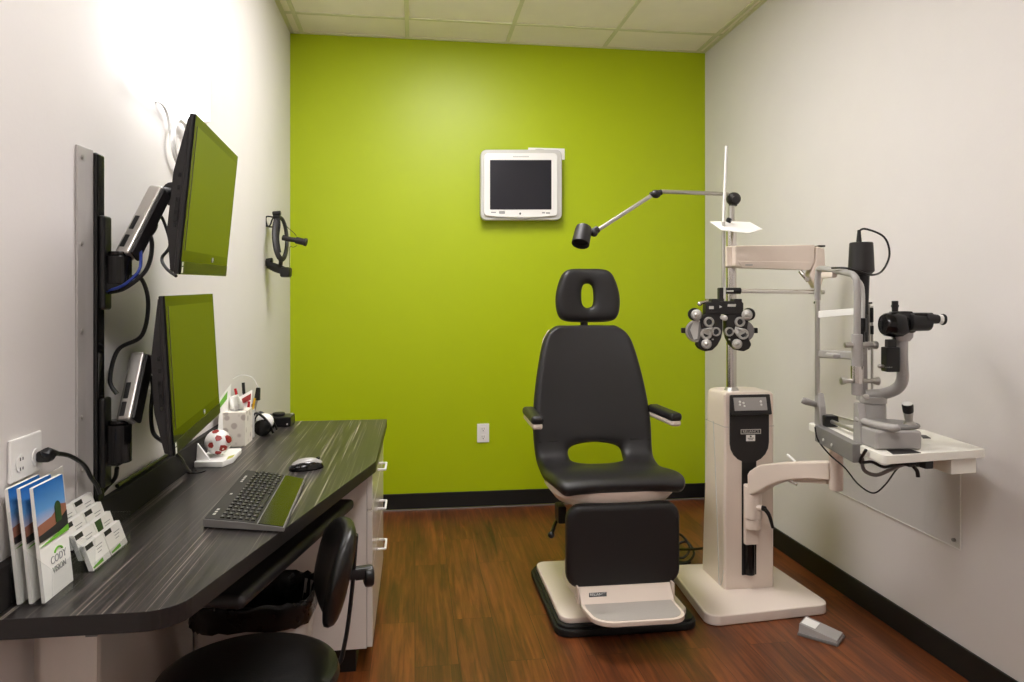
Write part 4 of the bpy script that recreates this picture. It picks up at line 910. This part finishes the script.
for s in (-1, 1):
    X = lambda x: mirror(x, s)
    pts = [(240, 285), (365, 285), (378, 330), (380, 420), (366, 490), (335, 550), (290, 592), (230, 602), (185, 580), (165, 545), (185, 500), (205, 440), (190, 340), (215, 300)]
    m = M(); m.prism([PP(a if s < 0 else 785-a, b, -.035) for a, b in pts], -ED*.05, .005, 2); hb = m.build('lens_bank', BLACKM, ph)
    # side power dial
    M().cyl(PP(X(185), 435, -.03), PP(X(185), 435, .004), .046, n=40, bev=.004).build('power_dial', GREYD, ph)
    M().ring(PP(X(185), 435, .004), -ED, .046, .039, .004, 40).build('dial_rim', BRUSH, ph)
    M().prism([PP(a if s < 0 else 760-a, b, .004) for a, b in ((128, 425), (158, 352), (205, 345), (190, 500), (160, 510))], -ED*.002).build('dial_scale', LTGREY, ph)
    M().box(PP(X(70), 430, -.01), (.016, .02, .022), .003, frame(UP, ER)).build('side_tab', BLACK, ph)
    # knobs and lens rings
    M().cyl(PP(X(165), 292, -.02), PP(X(165), 292, .012), .026, n=28, bev=.003).build('cylinder_mount', BLACK, ph)
    M().cyl(PP(X(183), 296, .01), PP(X(183), 296, .034), .0225, .020, n=28, bev=.005).sphere(PP(X(183), 296, .034), .010, (1, 1, 1)).build('cylinder_knob', SATIN, ph)
    for a, b, ro, ri, nm in ((285, 357, .0205, .0125, 'auxiliary_lens'), (345, 440, .0185, .0125, 'viewing_lens'), (262, 460, .0225, .0125, 'cross_lens')):
        rg = M().ring(PP(X(a), b, .014), -ED, ro, ri, .014, 32).build(nm, SATIN, ph)
        M().cyl(PP(X(a), b, .014), PP(X(a), b, .018), ri, n=24).build('glass', LENSG, rg)
    M().box(PP(X(285), 415, .02), (.02, .006, .035), .003, frame(ED, ER)).prism([*[PP(a if s < 0 else 830-a, b, .016) for a, b in ((225, 420), (315, 395), (330, 440), (300, 480), (235, 450))]], -ED*.006, .001).build('turret_arm', LTGREY, ph)
    M().cyl(PP(X(268), 545, .014), PP(X(268), 545, .036), .021, .019, n=28, bev=.004).sphere(PP(X(268), 545, .036), .009).build('axis_knob', SATIN, ph)
    M().box(PP(X(322), 506, .0155), (.008, .001, .006), 0, frame(UP, ER)).build('small_mark', LTGREY, ph)
# near-point rod + card
M().cyl(W(723, 299, 2.93), W(723.5, 222, 2.94), .0075, n=16).build('reading_rod', BRUSH, ph)
M().cyl(W(723.5, 222, 2.94), W(726.5, 146, 2.95), .0055, n=14, bev=.001).build('rod_end', WPLAST, ph, 'white upper end of rod')
nc = thing('near_chart_card', 'white angular card held on the vertical rod above the phoropter', 'card', W(726, 226, 2.93))
cpts = [(710, 221.5, 2.96), (732, 221.3, 3.0), (750, 222, 3.0), (762.5, 229, 2.93), (749, 233, 2.90), (722, 230, 2.90)]
c0 = W(*cpts[0]); c2 = W(*cpts[2]); c4 = W(*cpts[5]); pn = (c2-c0).cross(c4-c0).normalized()
PL = []
for u, v, dd in cpts:
    w0 = W(u, v, 1.0)-Vector((0, 0, H)); o_ = Vector((0, 0, H)); tt = (c0-o_).dot(pn)/w0.dot(pn); PL.append(o_+w0*tt)
M().prism(PL, pn*.003).build('card', PAPER, nc)
M().cyl(W(727, 219.5, 2.97), W(731, 221, 2.96), .010, n=14, bev=.002).build('clip', BLACK, nc)

# foot pedal
fp = thing('foot_pedal', 'small grey foot pedal on the floor by the stand base', 'foot pedal', (1.50, 2.52, 0))
a = Vector((1.463, 2.572)); c = Vector((1.567, 2.462)); dd = (c-a).normalized(); n2 = Vector((dd.y, -dd.x))
f = lambda s_, o, z: (a.x+dd.x*s_+n2.x*o, a.y+dd.y*s_+n2.y*o, z)
M().prism([f(0, -.047, 0), f(.145, -.047, 0), f(.145, .047, 0), f(0, .047, 0)], (0, 0, .012), .003).build('base', GREYD, fp)
M().loft([[f(.004, -.044, .012), f(.141, -.044, .012), f(.141, .044, .012), f(.004, .044, .012)], [f(.006, -.042, .046), f(.139, -.042, .020), f(.139, .042, .020), f(.006, .042, .046)]]).build('treadle', GREYP, fp)
M().prism([f(.010, -.030, .0455), f(.060, -.030, .0364), f(.060, .030, .0364), f(.010, .030, .0455)], (0, 0, .001)).build('sticker', WPLAST, fp)
m = M()
for s_, o in ((.02, -.015), (.02, .012), (.04, -.015), (.04, .012)): m.prism([f(s_, o-.007, .0447-.182*(s_-.01)+.0005), f(s_+.008, o-.007, .0447-.182*(s_-.002)+.0005), f(s_+.008, o+.007, .0447-.182*(s_-.002)+.0005), f(s_, o+.007, .0447-.182*(s_-.01)+.0005)], (0, 0, .0012))
m.build('sticker_marks', GREYT, fp)
for k, pts in enumerate(([(1.31, 3.30, .006), (1.22, 3.29, .006), (1.17, 3.34, .012), (1.21, 3.42, .03), (1.26, 3.36, .05), (1.30, 3.24, .09), (1.33, 3.17, .12)], [(1.22, 3.34, .006), (1.29, 3.30, .008), (1.34, 3.33, .04), (1.33, 3.40, .07), (1.28, 3.41, .05), (1.25, 3.36, .02), (1.29, 3.33, .02), (1.33, 3.36, .06), (1.30, 3.43, .10), (1.25, 3.40, .03), (1.20, 3.40, .006)])):
    cord('cable', ['thick black cable rising behind the instrument stand column', 'black cable coiled on the floor behind the stand base'][k], pts, .006, BLACK)

# ------------------------------------------------------------------ slit lamp
sl = thing('slit_lamp', 'grey slit lamp microscope with chin rest standing on the instrument table', 'slit lamp', (1.50, 2.2, ZT))
LF, LN = 2.62, 2.30       # far / near upright distances
# chin frame
fx = lambda v: W(817.5, v, LF)
zt = fx(270).z
def NU(z, du=0, v=None): a_ = W(857+du, 300, LN); return Vector((a_.x, a_.y, z))
def FU(z, du=0): a_ = W(817.5+du, 300, LF); return Vector((a_.x, a_.y, z))
zf = lambda v, dp: H-(v-CY)/F*dp
M().cyl(FU(zf(395, LF)), FU(zt-.03), .009, n=18).build('far_upright', BRUSH, sl)
cr = (FU(zt)+NU(zt))/2
tw = (NU(zt)-FU(zt)).normalized()
M().tube([FU(zf(300, LF)), FU(zt-.05), FU(zt-.012)+tw*.008, FU(zt+.003)+tw*.035, NU(zf(272, LN))-tw*.075, NU(zf(276, LN))-tw*.02, NU(zf(287, LN)), NU(zf(335, LN))], .0108, n=12, smooth=6).build('arch', GREYP, sl)
M().box((FU(zf(276, LF))+NU(zf(276, LF)))/2-tw*.06, (.10, .02, .022), .006, frame(UP, tw)).build('brow_block', CREAM, sl)
M().prism([FU(zf(311, LF)), NU(zf(308, LN)), NU(zf(314.5, LN)), FU(zf(318, LF))], ER*.006, .002).build('forehead_band', WPLAST, sl)
M().prism([FU(zf(350, LF))-tw*.01, NU(zf(352.5, LN))-tw*.05, NU(zf(353, LN)), NU(zf(361, LN)), NU(zf(361, LN))-tw*.05, FU(zf(358, LF))-tw*.01], ER*.03, .006, 3).box((FU(zf(352, LF))+NU(zf(352, LF)))/2, (.07, .05, .015), .006, frame(UP, tw)).build('chin_rest', GREYP, sl)
M().cyl(NU(zf(395, LN)), NU(zf(334, LN)), .017, n=24, bev=.003).build('near_upright', GREYP, sl)
M().cyl(NU(zf(383, LN)), NU(zf(366, LN)), .0185, n=24).build('height_sleeve', CHROME, sl)
M().cyl(NU(zf(345, LN))-ER*.04, NU(zf(345, LN))+ER*.06, .009, n=16, bev=.002).cyl(NU(zf(345, LN))+ER*.05, NU(zf(345, LN))+ER*.065, .013, n=16, bev=.003).build('cross_shaft', BRUSH, sl)
M().cyl(NU(zf(381, LN))-ER*.045, NU(zf(381, LN))+ER*.068, .007, n=14).cyl(NU(zf(381, LN))-ER*.052, NU(zf(381, LN))-ER*.036, .013, .010, n=12, bev=.002).cyl(NU(zf(381, LN))+ER*.05, NU(zf(381, LN))+ER*.07, .010, .014, n=12, bev=.002).build('height_knob', BRUSH, sl)
# frame clamp hanging on the table's left edge
def foot(P, ztop, dz):
    return M().prism([P(ztop)-tw*.018-ER*.004, P(ztop)+tw*.010-ER*.004, P(ztop-.045)+tw*.028-ER*.004, P(ZT-.01)+tw*.035-ER*.004, P(ZT-.01)-tw*.022-ER*.004, P(ztop-.05)-tw*.02-ER*.004], ER*.024, .004)
m = foot(FU, zf(393, LF), 0); m.build('far_bracket', GREYP, sl)
m = foot(NU, zf(403, LN), 0); m.build('near_bracket', GREYP, sl)
c1, c2_, c3, c4_ = W(821, 418, 2.60), W(866, 440, 2.22), W(863, 461, 2.22), W(821, 428, 2.60)
M().prism([FU(ZT+.004)+tw*.015-ER*.016, NU(ZT+.004)+tw*.045-ER*.034, NU(ZT-.055)+tw*.045-ER*.034, FU(ZT-.055)+tw*.015-ER*.016], ER*.03, .003).build('clamp_plate', GREYD, sl)
for f_ in (.35, .6):
    q_ = (FU(ZT-.03)*(1-f_)+NU(ZT-.035)*f_)-ER*(.0165+.018*f_); M().cyl(q_, q_-ER*.003, .005, n=12).build('screw', LTGREY, sl)
M().tube([FU(zf(405, LF))-tw*.01, W(806, 401.5, 2.60), W(802, 400, 2.60)], [.010, .013, .011], smooth=4).build('hand_grip', GREYP, sl)
M().tube([NU(ZT+.075), W(872, 424, 2.24), W(893, 428, 2.16), W(899, 427, 2.15)], [.009, .013, .012, .010], smooth=4).build('near_grip', GREYP, sl)
# rails and base
rl = M(); ra, rb = FU(ZT+.022)+ER*.03, NU(ZT+.022)+ER*.03
rl.cyl(ra+tw*.02, rb+tw*.03, .007, n=14); rl.cyl(ra+tw*.02+ER*.11, rb+tw*.03+ER*.11, .007, n=14); rl.build('rail', BRUSH, sl)
M().box(ra+tw*.03+Vector((0, 0, .0)), (.05, .05, .04), .006, frame(UP, tw)).build('rail_cover', BLACK, sl)
B = W(897, 440, 2.20)
bx_c = Vector((B.x-.0, B.y+.03, ZT))
ang = math.atan2(-tw.x, -tw.y)
RB = Matrix.Rotation(math.radians(-7), 3, 'Z')
M().box(bx_c+Vector((.0, .0, .030)), (.140, .10, .058), .008, RB, 3).build('base', GREYP, sl)
dc = W(892, 427, 2.27); dz = ZT+.062
M().lathe([(0, 0), (.076, 0), (.079, .004), (.076, .009), (0, .010)], (dc.x, dc.y, dz-.002), n=48).build('base_disc', GREYD, sl)
# joystick
j0 = Vector((dc.x+.034, dc.y-.035, dz+.006)); j1 = W(907.5, 405, 2.22)
j1 = Vector((j1.x, j1.y, zf(404, 2.22)))
dj = (j1-j0)
M().lathe([(0, 0), (.020, 0), (.011, .012), (.011, dj.length*.25), (.015, dj.length*.62), (0, dj.length*.62)], j0, dj, 24).build('joystick', BRUSH, sl)
M().cyl(j0+dj*.60, j1, .0155, .0165, n=24, bev=.004).build('joystick_cap', BLACK, sl)
M().cyl(j0+dj*1.0, j1+dj*.04, .0145, n=24, bev=.002).build('joystick_top', LTGREY, sl)
# rotating turret
tc_ = W(873, 411, 2.40); tx, ty = tc_.x, tc_.y
TZ = lambda v: zf(v, 2.40)
M().cyl((tx, ty, ZT+.03), (tx, ty, TZ(403)), .040, n=40, bev=.004).build('turret', GREYP, sl)
M().cyl((tx, ty, TZ(403)), (tx, ty, TZ(396)), .042, n=40, bev=.004).build('turret_cap', GREYP, sl)
# microscope arm
M().tube([W(866, 395, 2.40), W(882, 394, 2.38), W(896, 389, 2.34), W(902.5, 379, 2.31), W(902, 360, 2.29), W(902, 340, 2.28)], [.016, .016, .017, .017, .0165, .0165], n=14, smooth=6, flat=(1.0, 1.15, ER)).build('microscope_arm', GREYP, sl)
M().cyl(W(866, 397, 2.36), W(866, 397, 2.33), .010, n=16, bev=.002).build('lock_knob', BRUSH, sl)
M().lathe([(0, 0), (.022, 0), (.030, .012), (.032, .032), (0, .034)], W(902, 341, 2.28), UP, 28, 1.1, .9).build('arm_head', GREYP, sl)
# illumination column
IL = 2.42
zi = lambda v: zf(v, IL)
ic = W(863, 300, IL); ix, iy = ic.x, ic.y
M().prism([Vector((ix, iy, zi(400)))-ER*.02+ED*-.012, Vector((ix, iy, zi(400)))+ER*.012+ED*-.012, Vector((ix, iy, zi(345)))+ER*.010-ED*.012, Vector((ix, iy, zi(345)))-ER*.010-ED*.012], ED*.024, .004).build('lamp_arm', GREYP, sl)
m = M().cyl((ix+.002, iy, zi(345)), (ix-.0, iy, zi(310)), .014, n=20).cyl((ix, iy, zi(315)), (ix, iy, zi(274)), .016, .021, n=24, bev=.003); m.build('illumination_tube', BLACK, sl)
hc_ = ic-ER*.006
M().lathe([(0, 0), (.030, 0), (.040, .010), (.041, .012), (.037, .105), (.034, .108), (0, .109)], (hc_.x, hc_.y, zi(274.5)), UP, 40).build('lamp_housing', BLACKM, sl)
M().cyl((hc_.x-.008, hc_.y, zi(242)), (hc_.x-.008, hc_.y, zi(230)), .009, .005, n=14).build('cable_boot', BLACK, sl)
hx0 = Vector((hc_.x-.008, hc_.y, zi(231)))
M().tube([hx0, W(866, 229, IL), W(884, 237, IL), W(889.5, 254, IL), W(883, 270, IL), W(872, 275, IL-.05), W(858, 271, IL-.06), W(845, 268, IL-.04), W(832, 268, IL+.02)], .0035, n=8).build('lamp_cable', BLACK, sl, mods=False)
M().tube([W(852, 277, 2.36), W(860, 282, 2.36), W(863, 292, 2.36), W(863, 318, 2.36)], .006, n=10).build('guard_rod', LTGREY, sl)
M().cyl(W(862, 318, 2.36), W(862, 332, 2.36), .013, n=18, bev=.002).cyl(W(862, 332, 2.36), W(862, 348, 2.36), .009, n=18).build('filter_barrel', BLACK, sl)
for du, v0, v1 in ((6, 303, 350), (9, 306, 400)):
    M().cyl(W(863+du, v0, IL), W(863+du, v1, IL), .004, n=10).build('side_rod', BRUSH, sl)
M().box(W(871, 315, IL), (.012, .014, .05), .003).box(W(869, 303, IL), (.02, .01, .006), .002).box(W(872, 330, IL), (.008, .01, .03), .002).build('slit_lever', BLACK, sl)
M().cyl(W(862, 345, 2.36), W(877, 345, 2.36), .011, n=18, bev=.003).build('prism_knob', GREYP, sl)
# microscope body
O = 2.27
SP = lambda x, y, o=0: W(860+x/7.58, 290+y/7.58, O-o)
M().lathe([(0, 0), (.030, 0), (.036, .008), (.040, .03), (.040, .055), (.030, .075), (0, .076)], SP(172, 262, .0), ER, 32).build('objective', BLACKG, sl)
M().cyl(SP(172, 262, 0), SP(180, 262, 0), .022, n=24).build('front_lens', LENSG, sl)
M().box(SP(325, 250), (.065, .05, .062), .01, frame(UP, ER), 3).box(SP(330, 182), (.04, .04, .018), .004, frame(UP, ER)).build('body', BLACKM, sl)
M().cyl(SP(370, 245, .02), SP(530, 250, .02), .028, .025, n=28, bev=.006).box(SP(455, 195, .01), (.06, .05, .02), .005, frame(UP, ER)).build('magnification_drum', BLACK, sl)
for o_ in (-.03, .03):
    tb_ = M().cyl(SP(500, 215, o_), SP(595, 222, o_), .017, .014, n=24, bev=.003).build('eyepiece_tube', BLACKM, sl)
    M().cyl(SP(595, 222, o_), SP(622, 223, o_), .0145, n=24).build('white_collar', WPLAST, tb_)
    M().cyl(SP(620, 223, o_), SP(642, 224, o_), .018, .017, n=24, bev=.003).build('eyecup', RUBBER, tb_)
M().cyl(SP(265, 195), SP(265, 82), .009, .010, n=18, bev=.002).cyl(SP(240, 122), SP(290, 122), .005, n=12).box(SP(262, 185), (.025, .03, .018), .004, frame(UP, ER)).build('tonometer_post', BLACK, sl)
m = M(); m.box(SP(230, 525), (.042, .04, .078), .004, frame(UP, ER)); m.box(SP(232, 405), (.026, .026, .026), .003, frame(UP, ER)); m.cyl(SP(262, 395), SP(262, 330), .005, n=12); m.build('transformer_box', BLACK, sl)
m = M()
for k in range(6): m.box(SP(196+k*9, 586, .0205), (.0006, .001, .003+.0006*(k % 2)), 0, None)
m.build('small_lettering', LTGREY, sl)
M().cyl(SP(145, 578), SP(180, 578), .005, n=12, bev=.001).sphere(SP(150, 578), .007).build('side_knob', BRUSH, sl)

# cables below the table
cord('cable', 'thin black cable looping far down below the instrument table', [W(815, 427, 2.56), W(818, 440, 2.56), W(830, 455, 2.54), W(845, 468, 2.50), W(858, 484, 2.46), W(873, 493, 2.42), W(885, 485, 2.38), W(896, 470, 2.32), W(904, 463, 2.28)], .0028, BLACK)
cord('cable', 'thick black cable sagging just under the instrument table', [W(866, 450, 2.20), W(860, 462, 2.24), W(872, 462, 2.26), W(884, 467, 2.26), W(898, 464, 2.26), W(912, 463, 2.25)], .005, BLACK)
cord('cable', 'grey cable drooping just under the instrument table', [W(862, 458, 2.28), W(864, 470, 2.28), W(876, 475, 2.28), W(890, 470, 2.27), W(902, 465, 2.26), W(914, 463, 2.24)], .006, GREYD)
cord('cable', 'black strap wrapped round the table post', [Vector((PX+.0275*math.cos(a_), PY+.0275*math.sin(a_), .735+.004*math.sin(a_*2))) for a_ in [PI*1.0+k*PI/6 for k in range(8)]], .003, BLACK)

# clear wall guard
P0, P1, P2, P3 = Vector((XR-.008, 2.204, .42)), Vector((XR-.008, 2.204, .76)), Vector((XR-.008, 2.95, .76)), Vector((XR-.008, 2.95, .43))
wg = thing('wall_guard', 'clear acrylic guard panel screwed to the right wall', 'wall guard', (XR, 2.55, .42))
M().prism([P0, P1, P2, P3], (.005, 0, 0), .001, 1).build('panel', CLEAR, wg)
m = M()
for a_, b_ in ((P0, P1), (P1, P2), (P2, P3), (P3, P0)): m.cyl(a_+Vector((.0025, 0, 0)), b_+Vector((.0025, 0, 0)), .0022, n=6)
m.build('painted_edge_glow', WPLAST, wg)  # white rods round the clear panel, painted stand-in for light glowing in its edges
for y, z in ((2.235, .445), (2.92, .46), (2.235, .735), (2.92, .735)): M().cyl((XR-.011, y, z), (XR-.001, y, z), .006, n=14, bev=.001).build('screw', GREYD, wg)
